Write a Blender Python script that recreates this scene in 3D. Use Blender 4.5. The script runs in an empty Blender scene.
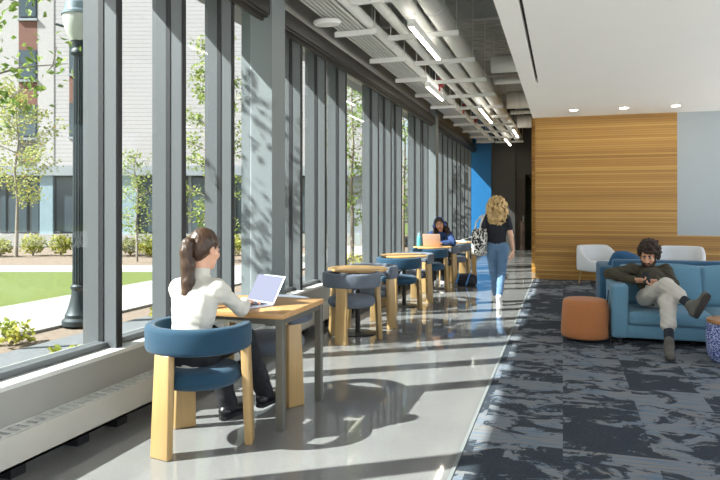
import bpy, bmesh, math, random
import numpy as np
from mathutils import Vector, Matrix
random.seed(7)
SC = bpy.context.scene
COL = SC.collection
PI = math.pi

# ------------------------------------------------------------------ helpers
def lin(h):
    if isinstance(h, (tuple, list)): return tuple(h[:3])
    h = h.lstrip('#')
    f = lambda v: v/12.92 if v <= .04045 else ((v+.055)/1.055)**2.4
    return tuple(f(int(h[i:i+2], 16)/255) for i in (0, 2, 4))

class NT:
    def __init__(s, m):
        m.use_nodes = True
        s.t = m.node_tree; s.t.nodes.clear()
    def n(s, typ, ins=None, **props):
        nd = s.t.nodes.new(typ)
        for k, v in props.items(): setattr(nd, k, v)
        for k, v in (ins or {}).items():
            if isinstance(v, tuple) and len(v) == 2 and hasattr(v[0], 'outputs'):
                s.t.links.new(v[0].outputs[v[1]], nd.inputs[k])
            elif hasattr(v, 'outputs'):
                s.t.links.new(v.outputs[0], nd.inputs[k])
            else:
                nd.inputs[k].default_value = v
        return nd
    def out(s, shader):
        o = s.t.nodes.new('ShaderNodeOutputMaterial'); s.t.links.new(shader.outputs[0], o.inputs[0])

def c4(c): return (c[0], c[1], c[2], 1)
MATS = {}
def mat(name, col, rough=.5, metal=0, var=.06, vscale=6, bump=0, bscale=80, stretch=(1, 1, 1), sheen=0, spec=.5, coat=0):
    if name in MATS: return MATS[name]
    m = bpy.data.materials.new(name); t = NT(m); col = lin(col)
    tc = t.n('ShaderNodeTexCoord')
    mp = t.n('ShaderNodeMapping', {'Vector': (tc, 'Object'), 'Scale': stretch})
    nz = t.n('ShaderNodeTexNoise', {'Vector': mp, 'Scale': vscale, 'Detail': 5})
    mx = t.n('ShaderNodeMix', {0: (nz, 0), 6: c4([max(0, c*(1-var)) for c in col]), 7: c4([min(1, c*(1+var)) for c in col])}, data_type='RGBA')
    ins = {'Base Color': (mx, 2), 'Roughness': rough, 'Metallic': metal, 'Specular IOR Level': spec}
    if sheen: ins['Sheen Weight'] = sheen; ins['Sheen Roughness'] = .5
    if coat: ins['Coat Weight'] = coat; ins['Coat Roughness'] = .08
    if bump:
        n2 = t.n('ShaderNodeTexNoise', {'Vector': mp, 'Scale': bscale, 'Detail': 3})
        b = t.n('ShaderNodeBump', {'Height': (n2, 0), 'Strength': bump, 'Distance': .004})
        ins['Normal'] = b
    t.out(t.n('ShaderNodeBsdfPrincipled', ins))
    MATS[name] = m
    return m

def wood(name, ca, cb, axis=0, rough=.4, scale=1.0):
    if name in MATS: return MATS[name]
    m = bpy.data.materials.new(name); t = NT(m)
    tc = t.n('ShaderNodeTexCoord')
    st = [14, 14, 14]; st[axis] = 1.2
    mp = t.n('ShaderNodeMapping', {'Vector': (tc, 'Object'), 'Scale': tuple(v*scale for v in st)})
    nz = t.n('ShaderNodeTexNoise', {'Vector': mp, 'Scale': 1.4, 'Detail': 6, 'Distortion': .6})
    mx = t.n('ShaderNodeMix', {0: (nz, 0), 6: c4(lin(ca)), 7: c4(lin(cb))}, data_type='RGBA')
    t.out(t.n('ShaderNodeBsdfPrincipled', {'Base Color': (mx, 2), 'Roughness': rough}))
    MATS[name] = m
    return m

def emit(name, col, strength):
    m = bpy.data.materials.new(name); t = NT(m)
    t.out(t.n('ShaderNodeEmission', {'Color': c4(lin(col)), 'Strength': strength}))
    return m

class B:
    """collects shapes into one mesh"""
    def __init__(s): s.v = []; s.f = []; s.m = []
    def add(s, vs, fs, mi=0):
        o = len(s.v); s.v += [tuple(v) for v in vs]
        s.f += [tuple(i+o for i in f) for f in fs]; s.m += [mi]*len(fs)
        return s
    def box(s, x0, y0, z0, x1, y1, z1, mi=0, M=None):
        vs = [Vector((x, y, z)) for z in (z0, z1) for y in (y0, y1) for x in (x0, x1)]
        if M is not None: vs = [M @ v for v in vs]
        return s.add(vs, [(0, 2, 3, 1), (4, 5, 7, 6), (0, 1, 5, 4), (2, 6, 7, 3), (0, 4, 6, 2), (1, 3, 7, 5)], mi)
    def bm(s, b, M=None, mi=0):
        b.verts.ensure_lookup_table()
        vs = [v.co.copy() for v in b.verts]
        if M is not None: vs = [M @ v for v in vs]
        s.add(vs, [[v.index for v in f.verts] for f in b.faces], mi); b.free(); return s
    def rbox(s, x0, y0, z0, x1, y1, z1, r, seg=3, M=None, mi=0, puff=0):
        b = bmesh.new(); bmesh.ops.create_cube(b, size=1)
        for v in b.verts:
            v.co = Vector(((x0+x1)/2+v.co.x*(x1-x0), (y0+y1)/2+v.co.y*(y1-y0), (z0+z1)/2+v.co.z*(z1-z0)))
        bmesh.ops.bevel(b, geom=list(b.edges), offset=r, segments=seg, profile=.5, affect='EDGES')
        if puff:
            bmesh.ops.subdivide_edges(b, edges=[e for e in b.edges if e.calc_length() > .08], cuts=7, use_grid_fill=True)
            c = Vector(((x0+x1)/2, (y0+y1)/2, (z0+z1)/2)); h = Vector(((x1-x0)/2, (y1-y0)/2, (z1-z0)/2))
            for v in b.verts:
                q = Vector([(v.co[i]-c[i])/h[i] for i in range(3)])
                for i in range(3):
                    j, k = (i+1) % 3, (i+2) % 3
                    v.co[i] += q[i]*puff*max(0, 1-q[j]**2)*max(0, 1-q[k]**2)
        b.verts.index_update()
        return s.bm(b, M, mi)
    def ring(s, path, prof, closed=False, cap=True, mi=0):
        """sweep: path = list of (origin, ex, ez); prof = list of 2d points"""
        n = len(prof); vs = []; fs = []
        for (o, ex, ez) in path:
            for (a, b2) in prof: vs.append(Vector(o)+Vector(ex)*a+Vector(ez)*b2)
        L = len(path)
        for i in range(L if closed else L-1):
            i2 = (i+1) % L
            for j in range(n):
                k = (j+1) % n
                fs.append((i*n+j, i*n+k, i2*n+k, i2*n+j))
        if cap and not closed:
            fs.append(tuple(range(n-1, -1, -1))); fs.append(tuple((L-1)*n+j for j in range(n)))
        return s.add(vs, fs, mi)
    def tube(s, pts, rad, n=10, mi=0):
        pts = [Vector(p) for p in pts]
        rad = rad if isinstance(rad, (list, tuple)) else [rad]*len(pts)
        up = None; vs = []; fs = []
        for i, p in enumerate(pts):
            d = (pts[min(i+1, len(pts)-1)]-pts[max(i-1, 0)]).normalized()
            if up is None: up = Vector((0, 0, 1)) if abs(d.z) < .9 else Vector((1, 0, 0))
            a = d.cross(up).normalized(); b2 = a.cross(d).normalized(); up = b2
            for j in range(n):
                t = 2*PI*j/n
                vs.append(p+(a*math.cos(t)+b2*math.sin(t))*rad[i])
        for i in range(len(pts)-1):
            for j in range(n):
                k = (j+1) % n
                fs.append((i*n+j, i*n+k, (i+1)*n+k, (i+1)*n+j))
        fs.append(tuple(range(n-1, -1, -1))); fs.append(tuple((len(pts)-1)*n+j for j in range(n)))
        return s.add(vs, fs, mi)
    def lathe(s, prof, c=(0, 0, 0), n=32, mi=0, sx=1, sy=1):
        vs = []; fs = []
        for (r, z) in prof:
            for j in range(n):
                t = 2*PI*j/n
                vs.append((c[0]+r*math.cos(t)*sx, c[1]+r*math.sin(t)*sy, c[2]+z))
        for i in range(len(prof)-1):
            for j in range(n):
                k = (j+1) % n
                fs.append((i*n+j, i*n+k, (i+1)*n+k, (i+1)*n+j))
        fs.append(tuple(range(n-1, -1, -1))); fs.append(tuple((len(prof)-1)*n+j for j in range(n)))
        return s.add(vs, fs, mi)
    def prism(s, poly, z0, z1, mi=0):
        n = len(poly)
        vs = [(p[0], p[1], z0) for p in poly]+[(p[0], p[1], z1) for p in poly]
        fs = [tuple(range(n-1, -1, -1)), tuple(range(n, 2*n))]+[(j, (j+1) % n, n+(j+1) % n, n+j) for j in range(n)]
        return s.add(vs, fs, mi)

def link(name, me, mats, parent=None, smooth=35):
    for m in (mats if isinstance(mats, (list, tuple)) else [mats]): me.materials.append(m)
    if smooth:
        me.polygons.foreach_set('use_smooth', [True]*len(me.polygons))
        if smooth < 180: me.set_sharp_from_angle(angle=math.radians(smooth))
    o = bpy.data.objects.new(name, me); COL.objects.link(o)
    if parent: o.parent = parent
    return o
def obj(name, b, mats, parent=None, smooth=35):
    me = bpy.data.meshes.new(name); me.from_pydata(b.v, [], b.f)
    if any(b.m): me.polygons.foreach_set('material_index', b.m)
    bb = bmesh.new(); bb.from_mesh(me); bmesh.ops.recalc_face_normals(bb, faces=bb.faces); bb.to_mesh(me); bb.free()
    me.update()
    return link(name, me, mats, parent, smooth)
def tag(o, label=None, cat=None, group=None, kind=None):
    if label: o['label'] = label
    if cat: o['category'] = cat
    if group: o['group'] = group
    if kind: o['kind'] = kind
    return o
def thing(name, loc, rz=0, label=None, cat=None, group=None, kind=None):
    o = bpy.data.objects.new(name, None); o.empty_display_size = .1; COL.objects.link(o)
    o.location = loc; o.rotation_euler = (0, 0, rz)
    return tag(o, label, cat, group, kind)
def copy_tree(o, parent=None):
    c = o.copy(); COL.objects.link(c)
    if parent: c.parent = parent
    for ch in list(o.children):
        copy_tree(ch, c)
    return c
def struct(name, b, m, parent=None, smooth=0, label=None):
    o = obj(name, b, m, parent, smooth)
    if not parent: o['kind'] = 'structure'
    if label: o['label'] = label
    return o

# ---------------------------------------------------- implicit surface mesher
class SDF:
    def __init__(s, vox=.006): s.ops = []; s.vox = vox; s.noise = None
    def cone(s, a, b, ra, rb=None, k=.012, flat=None, m=0):
        s.ops.append(('c', np.array(a, float), np.array(b, float), ra, ra if rb is None else rb, k, flat, m)); return s
    def limb(s, pts, rad, k=.012, flat=None, m=0):
        for i in range(len(pts)-1): s.cone(pts[i], pts[i+1], rad[i], rad[i+1], k, flat, m)
        return s
    def ell(s, c, r, axes=None, k=.012, m=0, cut=False):
        A = np.eye(3) if axes is None else np.array([list(a) for a in axes], float)
        s.ops.append(('x' if cut else 'e', np.array(c, float), np.array(r, float), A, k, m)); return s
    def half(s, p, n):
        s.ops.append(('h', np.array(p, float), np.array(n, float))); return s
    def mesh(s, name, mats, parent, smooth=180):
        lo = np.full(3, 1e9); hi = -lo
        for o in s.ops:
            if o[0] == 'c':
                r = max(o[3], o[4]); lo = np.minimum(lo, np.minimum(o[1], o[2])-r); hi = np.maximum(hi, np.maximum(o[1], o[2])+r)
            elif o[0] == 'e':
                r = o[2].max(); lo = np.minimum(lo, o[1]-r); hi = np.maximum(hi, o[1]+r)
        vx = s.vox; lo -= 3*vx+.01; hi += 3*vx+.01
        n = np.ceil((hi-lo)/vx).astype(int)+1
        D = np.full(n, .5, np.float32); T = np.zeros(n, np.uint8)
        ax = [(lo[i]+vx*np.arange(n[i])).astype(np.float32) for i in range(3)]
        for o in s.ops:
            if o[0] == 'h':
                P = (ax[0][:, None, None]-o[1][0])*o[2][0]+(ax[1][None, :, None]-o[1][1])*o[2][1]+(ax[2][None, None, :]-o[1][2])*o[2][2]
                np.maximum(D, P, out=D); continue
            if o[0] == 'c': r = max(o[3], o[4]); blo = np.minimum(o[1], o[2])-r; bhi = np.maximum(o[1], o[2])+r; k = o[5]
            else: r = o[2].max(); blo = o[1]-r; bhi = o[1]+r; k = o[4]
            pad = k+4*vx
            i0 = np.clip(np.floor((blo-pad-lo)/vx).astype(int), 0, n-1); i1 = np.clip(np.ceil((bhi+pad-lo)/vx).astype(int)+1, 1, n)
            sl = tuple(slice(i0[i], i1[i]) for i in range(3))
            X = ax[0][sl[0]][:, None, None]; Y = ax[1][sl[1]][None, :, None]; Z = ax[2][sl[2]][None, None, :]
            if o[0] == 'c':
                a, b, ra, rb, k, flat, m = o[1:]
                px, py, pz = X-a[0], Y-a[1], Z-a[2]; ba = (b-a).copy()
                if flat is not None:
                    nn = np.array(flat[0], float); nn /= np.linalg.norm(nn); q = 1/flat[1]-1
                    cc = (px*nn[0]+py*nn[1]+pz*nn[2])*q
                    px, py, pz = px+cc*nn[0], py+cc*nn[1], pz+cc*nn[2]
                    ba = ba+nn*np.dot(ba, nn)*q
                L = max(np.dot(ba, ba), 1e-9)
                t = np.clip((px*ba[0]+py*ba[1]+pz*ba[2])/L, 0, 1)
                d = np.sqrt((px-t*ba[0])**2+(py-t*ba[1])**2+(pz-t*ba[2])**2)-(ra+(rb-ra)*t)
            else:
                c, r, A, k, m = o[1:]
                px, py, pz = X-c[0], Y-c[1], Z-c[2]
                q = [(px*A[i][0]+py*A[i][1]+pz*A[i][2])/r[i] for i in range(3)]
                k0 = np.sqrt(q[0]**2+q[1]**2+q[2]**2)
                k1 = np.sqrt((q[0]/r[0])**2+(q[1]/r[1])**2+(q[2]/r[2])**2)+1e-6
                d = k0*(k0-1)/k1
            Ds = D[sl]
            if o[0] == 'x':
                h = np.clip(.5-.5*(Ds+d)/k, 0, 1)
                D[sl] = Ds*(1-h)-d*h+k*h*(1-h); continue
            Ts = T[sl]; Ts[d < Ds] = m
            h = np.clip(.5+.5*(Ds-d)/k, 0, 1)
            D[sl] = Ds*(1-h)+d*h-k*h*(1-h)
        if s.noise:
            amp, fr = s.noise[:2]; st = s.noise[2] if len(s.noise) > 2 else (1, 1, 1)
            X = ax[0][:, None, None]*fr*st[0]; Y = ax[1][None, :, None]*fr*st[1]; Z = ax[2][None, None, :]*fr*st[2]
            D += (amp*(np.sin(X+1.3*np.sin(Y*.9+Z*.7))*np.sin(Y*1.1+1.1*np.sin(Z*1.2))+.6*np.sin(1.9*X+1.7*Z+Y)*np.sin(2.1*Z-1.3*Y))).astype(np.float32)
        S = D < 0
        C = [(0, 0, 0), (1, 0, 0), (0, 1, 0), (1, 1, 0), (0, 0, 1), (1, 0, 1), (0, 1, 1), (1, 1, 1)]
        cnt = np.zeros(n-1, np.int8)
        for (i, j, k) in C: cnt += S[i:n[0]-1+i, j:n[1]-1+j, k:n[2]-1+k]
        act = (cnt > 0) & (cnt < 8)
        I = np.argwhere(act)
        idx = np.full(n-1, -1, np.int32); idx[act] = np.arange(len(I))
        V = np.stack([D[I[:, 0]+c[0], I[:, 1]+c[1], I[:, 2]+c[2]] for c in C], 1)
        acc = np.zeros((len(I), 3)); w = np.zeros(len(I))
        for a in range(8):
            for b in range(a+1, 8):
                dd = [C[b][q]-C[a][q] for q in range(3)]
                if sum(abs(q) for q in dd) != 1: continue
                va, vb = V[:, a], V[:, b]; x = (va < 0) != (vb < 0)
                t = np.where(x, va/np.where(x, va-vb, 1), 0)
                for q in range(3): acc[:, q] += np.where(x, C[a][q]+t*dd[q], 0)
                w += x
        P = lo+vx*(I+acc/w[:, None])
        quads = []
        for A_ in range(3):
            b1, b2 = (A_+1) % 3, (A_+2) % 3
            sa = [slice(None)]*3; sb = [slice(None)]*3; sa[A_] = slice(0, -1); sb[A_] = slice(1, None)
            S0, S1 = S[tuple(sa)], S[tuple(sb)]
            E = np.argwhere(S0 != S1); E = E[(E[:, b1] > 0) & (E[:, b2] > 0) & (E[:, b1] < n[b1]-1) & (E[:, b2] < n[b2]-1)]
            def cell(o1, o2):
                q = E.copy(); q[:, b1] += o1; q[:, b2] += o2
                return idx[q[:, 0], q[:, 1], q[:, 2]]
            Q = np.stack([cell(-1, -1), cell(0, -1), cell(0, 0), cell(-1, 0)], 1)
            fl = ~S0[E[:, 0], E[:, 1], E[:, 2]]
            Q[fl] = Q[fl][:, ::-1]
            quads.append(Q)
        Q = np.concatenate(quads); Q = Q[(Q >= 0).all(1)]
        me = bpy.data.meshes.new(name); me.from_pydata(P.tolist(), [], Q.tolist())
        if isinstance(mats, (list, tuple)) and len(mats) > 1:
            tv = T[I[:, 0], I[:, 1], I[:, 2]]
            me.polygons.foreach_set('material_index', tv[Q[:, 0]].astype(np.int32))
        me.update()
        return link(name, me, mats, parent, smooth)
# ------------------------------------------------------------------ materials
def m_carpet():
    m = bpy.data.materials.new('carpet_tile'); t = NT(m)
    tc = t.n('ShaderNodeTexCoord')
    # tile id -> random value
    mp = t.n('ShaderNodeMapping', {'Vector': (tc, 'Object'), 'Scale': (1/.5, 1/.5, 1)})
    fl = t.n('ShaderNodeVectorMath', {0: mp}, operation='FLOOR')
    wn = t.n('ShaderNodeTexWhiteNoise', {'Vector': fl})
    # torn blotches, shifted per tile
    off = t.n('ShaderNodeVectorMath', {0: (wn, 'Color'), 1: (7., 7., 0)}, operation='MULTIPLY')
    st = t.n('ShaderNodeMapping', {'Vector': (tc, 'Object'), 'Scale': (1.0, 1.25, 1)})
    ad = t.n('ShaderNodeVectorMath', {0: st, 1: off}, operation='ADD')
    nz = t.n('ShaderNodeTexNoise', {'Vector': ad, 'Scale': 3.6, 'Detail': 8, 'Roughness': .68, 'Distortion': .7})
    th = t.n('ShaderNodeMath', {0: (wn, 'Value'), 1: .17}, operation='MULTIPLY')
    sm = t.n('ShaderNodeMath', {0: (nz, 0), 1: th}, operation='ADD')
    rp = t.n('ShaderNodeValToRGB', {0: sm}); rp.color_ramp.elements[0].position = .585; rp.color_ramp.elements[1].position = .625
    # fine stripes of blue, grey and tan yarn
    s2 = t.n('ShaderNodeMapping', {'Vector': (tc, 'Object'), 'Scale': (2, 60, 1)})
    n2 = t.n('ShaderNodeTexNoise', {'Vector': s2, 'Scale': 1.5, 'Detail': 2})
    r2 = t.n('ShaderNodeValToRGB', {0: (n2, 0)})
    e = r2.color_ramp.elements; e[0].position = .36; e[0].color = c4(lin('#50677c')); e[1].position = .66; e[1].color = c4(lin('#7d7365'))
    q = r2.color_ramp.elements.new(.5); q.color = c4(lin('#73787e'))
    n3 = t.n('ShaderNodeTexNoise', {'Vector': (tc, 'Object'), 'Scale': 90, 'Detail': 2})
    dk = t.n('ShaderNodeMix', {0: (n3, 0), 6: c4(lin('#23282e')), 7: c4(lin('#3f464e'))}, data_type='RGBA')
    mx = t.n('ShaderNodeMix', {0: (rp, 0), 6: (dk, 2), 7: (r2, 0)}, data_type='RGBA')
    bp = t.n('ShaderNodeBump', {'Height': (n3, 0), 'Strength': .5, 'Distance': .004})
    t.out(t.n('ShaderNodeBsdfPrincipled', {'Base Color': (mx, 2), 'Roughness': .95, 'Specular IOR Level': .15, 'Normal': bp}))
    return m
def m_concrete():
    m = bpy.data.materials.new('polished_concrete'); t = NT(m)
    tc = t.n('ShaderNodeTexCoord')
    n1 = t.n('ShaderNodeTexNoise', {'Vector': (tc, 'Object'), 'Scale': 1.1, 'Detail': 7, 'Roughness': .6})
    n2 = t.n('ShaderNodeTexNoise', {'Vector': (tc, 'Object'), 'Scale': 160, 'Detail': 2})
    m1 = t.n('ShaderNodeMix', {0: (n1, 0), 6: c4(lin('#5b5c5a')), 7: c4(lin('#7b7a77'))}, data_type='RGBA')
    m2 = t.n('ShaderNodeMix', {0: .12, 6: (m1, 2), 7: (n2, 1)}, data_type='RGBA')
    rr = t.n('ShaderNodeMapRange', {0: (n1, 0), 1: .3, 2: .7, 3: .025, 4: .06})
    t.out(t.n('ShaderNodeBsdfPrincipled', {'Base Color': (m2, 2), 'Roughness': (rr, 0), 'Specular IOR Level': .6}))
    return m
def m_woodwall():
    m = bpy.data.materials.new('horizontal_oak_slats'); t = NT(m)
    tc = t.n('ShaderNodeTexCoord'); sx = t.n('ShaderNodeSeparateXYZ', {0: (tc, 'Object')})
    hx = t.n('ShaderNodeMath', {0: (sx, 'X'), 1: (sx, 'Y')}, operation='ADD')
    cx = t.n('ShaderNodeCombineXYZ', {0: (hx, 0), 1: (sx, 'Z')})
    bk = t.n('ShaderNodeTexBrick', {'Vector': cx, 'Color1': (0, 0, 0, 1), 'Color2': (1, 1, 1, 1), 'Mortar': (.0, .0, .0, 1), 'Scale': 1, 'Mortar Size': .0016, 'Mortar Smooth': .1, 'Brick Width': 60, 'Row Height': .042}, offset=.41, offset_frequency=3)
    mp = t.n('ShaderNodeMapping', {'Vector': cx, 'Scale': (.8, 45, 1)})
    nz = t.n('ShaderNodeTexNoise', {'Vector': mp, 'Scale': 1.0, 'Detail': 6})
    md = t.n('ShaderNodeMix', {0: .42, 6: (bk, 0), 7: (nz, 1)}, data_type='RGBA')
    mp3 = t.n('ShaderNodeMapping', {'Vector': cx, 'Scale': (.35, 5, 1)})
    n3 = t.n('ShaderNodeTexNoise', {'Vector': mp3, 'Scale': 1.0, 'Detail': 2})
    md2 = t.n('ShaderNodeMix', {0: .35, 6: (md, 2), 7: (n3, 1)}, data_type='RGBA')
    rp = t.n('ShaderNodeValToRGB', {0: (md2, 2)})
    e = rp.color_ramp.elements; e[0].position = .12; e[0].color = c4(lin('#76501f')); e[1].position = .92; e[1].color = c4(lin('#cfa758'))
    q = e.new(.5); q.color = c4(lin('#a67b36'))
    mo = t.n('ShaderNodeMix', {0: (bk, 1), 6: (rp, 0), 7: c4(lin('#4a2f12'))}, data_type='RGBA')
    t.out(t.n('ShaderNodeBsdfPrincipled', {'Base Color': (mo, 2), 'Roughness': .45}))
    return m
def m_glass():
    m = bpy.data.materials.new('window_glass'); t = NT(m)
    tr = t.n('ShaderNodeBsdfTransparent', {'Color': (.68, .705, .70, 1)})
    gl = t.n('ShaderNodeBsdfGlossy', {'Roughness': .0, 'Color': (.9, .95, 1, 1)})
    lw = t.n('ShaderNodeLayerWeight', {'Blend': .5})
    pw = t.n('ShaderNodeMath', {0: (lw, 'Facing'), 1: 5.0}, operation='POWER')
    fr = t.n('ShaderNodeMath', {0: pw, 1: .3, 2: .012}, operation='MULTIPLY_ADD')
    t.out(t.n('ShaderNodeMixShader', {0: fr, 1: tr, 2: gl}))
    return m
def m_siding(name, base, line, row, grout):
    m = bpy.data.materials.new(name); t = NT(m)
    tc = t.n('ShaderNodeTexCoord'); sx = t.n('ShaderNodeSeparateXYZ', {0: (tc, 'Object')})
    md = t.n('ShaderNodeMath', {0: (sx, 'Z'), 1: row}, operation='PINGPONG')
    rp = t.n('ShaderNodeMath', {0: (md, 0), 1: grout}, operation='LESS_THAN')
    nz = t.n('ShaderNodeTexNoise', {'Vector': (tc, 'Object'), 'Scale': 6})
    b = lin(base)
    mb = t.n('ShaderNodeMix', {0: (nz, 0), 6: c4([x*.93 for x in b]), 7: c4(b)}, data_type='RGBA')
    mx = t.n('ShaderNodeMix', {0: (rp, 0), 6: (mb, 2), 7: c4(lin(line))}, data_type='RGBA')
    t.out(t.n('ShaderNodeBsdfPrincipled', {'Base Color': (mx, 2), 'Roughness': .8}))
    return m
def m_leaf(name, ca, cb, cc=None):
    m = bpy.data.materials.new(name); t = NT(m)
    tc = t.n('ShaderNodeTexCoord')
    wn = t.n('ShaderNodeTexNoise', {'Vector': (tc, 'Object'), 'Scale': 5.5, 'Detail': 3})
    rp = t.n('ShaderNodeValToRGB', {0: (wn, 0)})
    e = rp.color_ramp.elements; e[0].position = .35; e[0].color = c4(lin(ca)); e[1].position = .62; e[1].color = c4(lin(cb))
    if cc: q = e.new(.7); q.color = c4(lin(cc))
    p = t.n('ShaderNodeBsdfPrincipled', {'Base Color': (rp, 0), 'Roughness': .6})
    tl = t.n('ShaderNodeBsdfTranslucent', {'Color': (rp, 0)})
    t.out(t.n('ShaderNodeMixShader', {0: .4, 1: p, 2: tl}))
    return m

M_carpet = m_carpet(); M_conc = m_concrete(); M_woodwall = m_woodwall(); M_glass = m_glass()
M_fin = mat('grey_mullion_metal', '#5c6062', .42, .15, .03, 3)
M_black = mat('black_rubber', '#15171a', .6, 0, .05)
M_col = mat('pale_grey_column_paint', '#727a7c', .5, 0, .02, 2)
M_sill = mat('white_sill_paint', '#dcdcd8', .4, 0, .02)
M_knee = mat('light_grey_wall_paint', '#a5a49e', .6, 0, .03, 3)
M_head = mat('grey_header_paint', '#b3bbbd', .6, 0, .03, 3)
M_heat = mat('heater_enamel', '#c4c1b7', .35, 0, .03, 3)
M_grille = mat('heater_grille_metal', '#dcdcd6', .55, 0)
M_dark = mat('dark_bronze_metal', '#3a3834', .4, .6, .05)
M_cass = mat('charcoal_blind_cassette', '#1e1d1b', .5, 0, .05)
M_white = mat('white_ceiling_paint', '#f1f0ec', .7, 0, .015, 2)
M_deck = mat('galvanised_deck', '#c0c3c0', .6, .05, .2, 7)
M_pipe = mat('pale_grey_pipe_jacket', '#e9ebe7', .5, 0, .05, 5)
M_cond = mat('galvanised_conduit', '#c9cbc7', .35, .35, .05)
M_strut = mat('white_strut_paint', '#dfe1de', .5, 0, .04)
M_red = mat('red_valve_paint', '#8c1d22', .4)
M_panel = mat('grey_blue_wall_panel', '#9fa8ac', .6, 0, .02, 1.2)
M_blue = mat('bright_blue_wall_paint', '#15649a', .5, 0, .03)
M_char = mat('charcoal_wall_panel', '#3b3a38', .5, 0, .1, 1.5)
M_brown = wood('dark_walnut', '#2a1e16', '#3a2a1e', 2)
M_lens = emit('light_lens', '#fff3df', 7)
M_up = emit('added_top_glow', '#fff6ea', 1.2)  # added glow for the housing tops, brightens pipes and deck
M_down = emit('downlight_lens', '#fff0d8', 12)

# ------------------------------------------------------------------ the room
XG = -3.02          # glass plane
b = B().box(-3.3, -3, -.1, -.575, 33, 0); b.box(-.575, -3, -.1, 3.8, .6, 0); struct('floor', b, M_conc)  # second box: unseen concrete behind the camera, added to bounce light
b = B().box(-.55, .6, -.1, 3.8, 13.5, .006); struct('floor', b, M_carpet, label='charcoal and blue-grey carpet tile floor')
b = B().box(-.575, .6, -.1, -.555, 13.5, .007); struct('trim_1', b, mat('dull_edge_metal', '#747878', .75, 0), label='thin metal strip between concrete and carpet')
b = B().box(-.578, 13.5, -.1, 6, 33, 0); struct('floor', b, M_conc)
COLS = [-2.87, 5.95, 14.76, 23.57]
bays = [(-2.5, 5.95), (6.27, 14.76), (15.08, 22.2)]
for i, (y0, y1) in enumerate(bays):
    b = B().box(-3.3, y0, 0, -2.857, y1, .44); b.box(-3.3, y0, 3.51, -2.93, y1, 5.0)
    struct('wall_left', b, M_knee)
    b = B().box(-3.02, y0, .44, -2.845, y1, .466); struct('trim_%d' % (i+2), b, M_sill, label='white window sill')
for y in COLS[1:3]:
    b = B().box(-3.12, y, 0, -2.78, y+.32, 5.0); struct('column', b, M_col, label='square pale grey column in the window wall')
mull = [[-1.3, -.5, 1.24, 2.05, 3.754, 4.548, 5.357], [7.0, 7.81, 8.63, 10.3, 11.13, 11.92, 13.62, 14.43], [15.4, 16.2, 17.0, 17.75, 18.5, 19.3, 20.1, 20.9, 21.6]]
struct('sunblocker', B().box(-3.70, -3, 3.62, -3.3, 22.5, 3.75), M_fin, label='added unseen canopy outside above the windows')  # unseen slab added so the sun patch stops at the carpet edge
wn = 0
for (y0, y1), ms in zip(bays, mull):
    ed = [y0]+ms+[y1]
    for k in range(len(ed)-1):
        a, c = ed[k], ed[k+1]; wn += 1
        w = struct('window_%d' % wn, B().box(XG-.006, a+.01, .5, XG+.006, c-.01, 3.5), M_glass)
        r = B().box(XG-.05, a, .464, XG+.05, c, .505); r.box(XG-.05, a, 3.48, XG+.05, c, 3.6)
        obj('frame_rail', r, M_fin, w, 0)
        if k < len(ed)-2:
            obj('mullion', B().box(XG+.02, c-.03, .464, -2.90, c+.03, 3.56), M_fin, w, 0)
            obj('inner_cap', B().box(-2.902, c-.027, .47, -2.893, c+.027, 3.555), M_black, w, 0)
            obj('exterior_fin', B().box(XG-.15, c-.03, .3, XG-.02, c+.03, 3.7), M_fin, w, 0)
            obj('gasket', B().box(XG-.02, c-.036, .464, XG+.02, c+.036, 3.56), M_black, w, 0)
for i, (y0, y1) in enumerate(bays):
    t = thing('roller_blind_cassette', (-2.86, (y0+y1)/2, 3.29), 0, ['dark roller blind box above the nearest windows beside the seated woman in white', 'dark roller blind box above the middle run of windows between the two grey columns', 'dark roller blind box above the farthest windows by the blue wall'][i], 'blind', 'roller blind boxes')
    h = (y1-y0)/2
    obj('housing', B().rbox(-.07, -h+.02, .06, .07, h-.02, .225, .012, 2), M_cass, t)
    obj('hem_bar', B().box(-.012, -h+.05, 0, .012, h-.05, .035), M_dark, t, 0)
    obj('bottom_cover', B().rbox(-.08, -h+.02, .035, .05, h-.02, .062, .008, 2), M_cass, t)

# soffit (white ceiling) and exposed deck
b = B(); xs = -.575
b.box(xs, -3, 3.22, -.37, 13.5, 3.42); b.box(-.335, -3, 3.22, 3.8, 13.5, 3.42); b.box(-.37, 9.67, 3.22, -.335, 13.5, 3.42); b.box(-.37, -3, 3.34, -.335, 9.67, 3.42)
struct('ceiling', b, M_white, label='smooth white dropped ceiling over the carpet')
s = obj('slot_diffuser', B().box(-.368, -2.9, 3.285, -.337, 9.66, 3.33), M_black, None, 0)
tag(s, 'long black slot set into the white ceiling', 'air slot')
prof = []
y = 1.5; b = B(); zt = 4.72
vs = []; 
while y < 33:
    for (dy, dz) in ((0, 0), (.07, 0), (.09, .06), (.165, .06), (.185, 0)): vs.append((y+dy, zt+dz))
    y += .2
V = []; F = []
for (yy, zz) in vs: V += [(-3.3, yy, zz), (2.4, yy, zz)]
for i in range(len(vs)-1): F.append((2*i, 2*i+1, 2*i+3, 2*i+2))
b.add(V, F)
struct('ceiling', b, M_deck, label='corrugated metal roof deck above the pipes')
struct('roof', B().box(-3.4, -3, 4.86, 2.5, 33, 5.0), M_deck); struct('roof', B().box(2.5, -3, 3.43, 3.9, 13.5, 3.52), M_deck)  # unseen right-hand roof set low so sun reaches the ground outside
struct('wall_upper', B().box(2.42, -3, 3.43, 2.5, 13.44, 4.85), M_knee)
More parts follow.
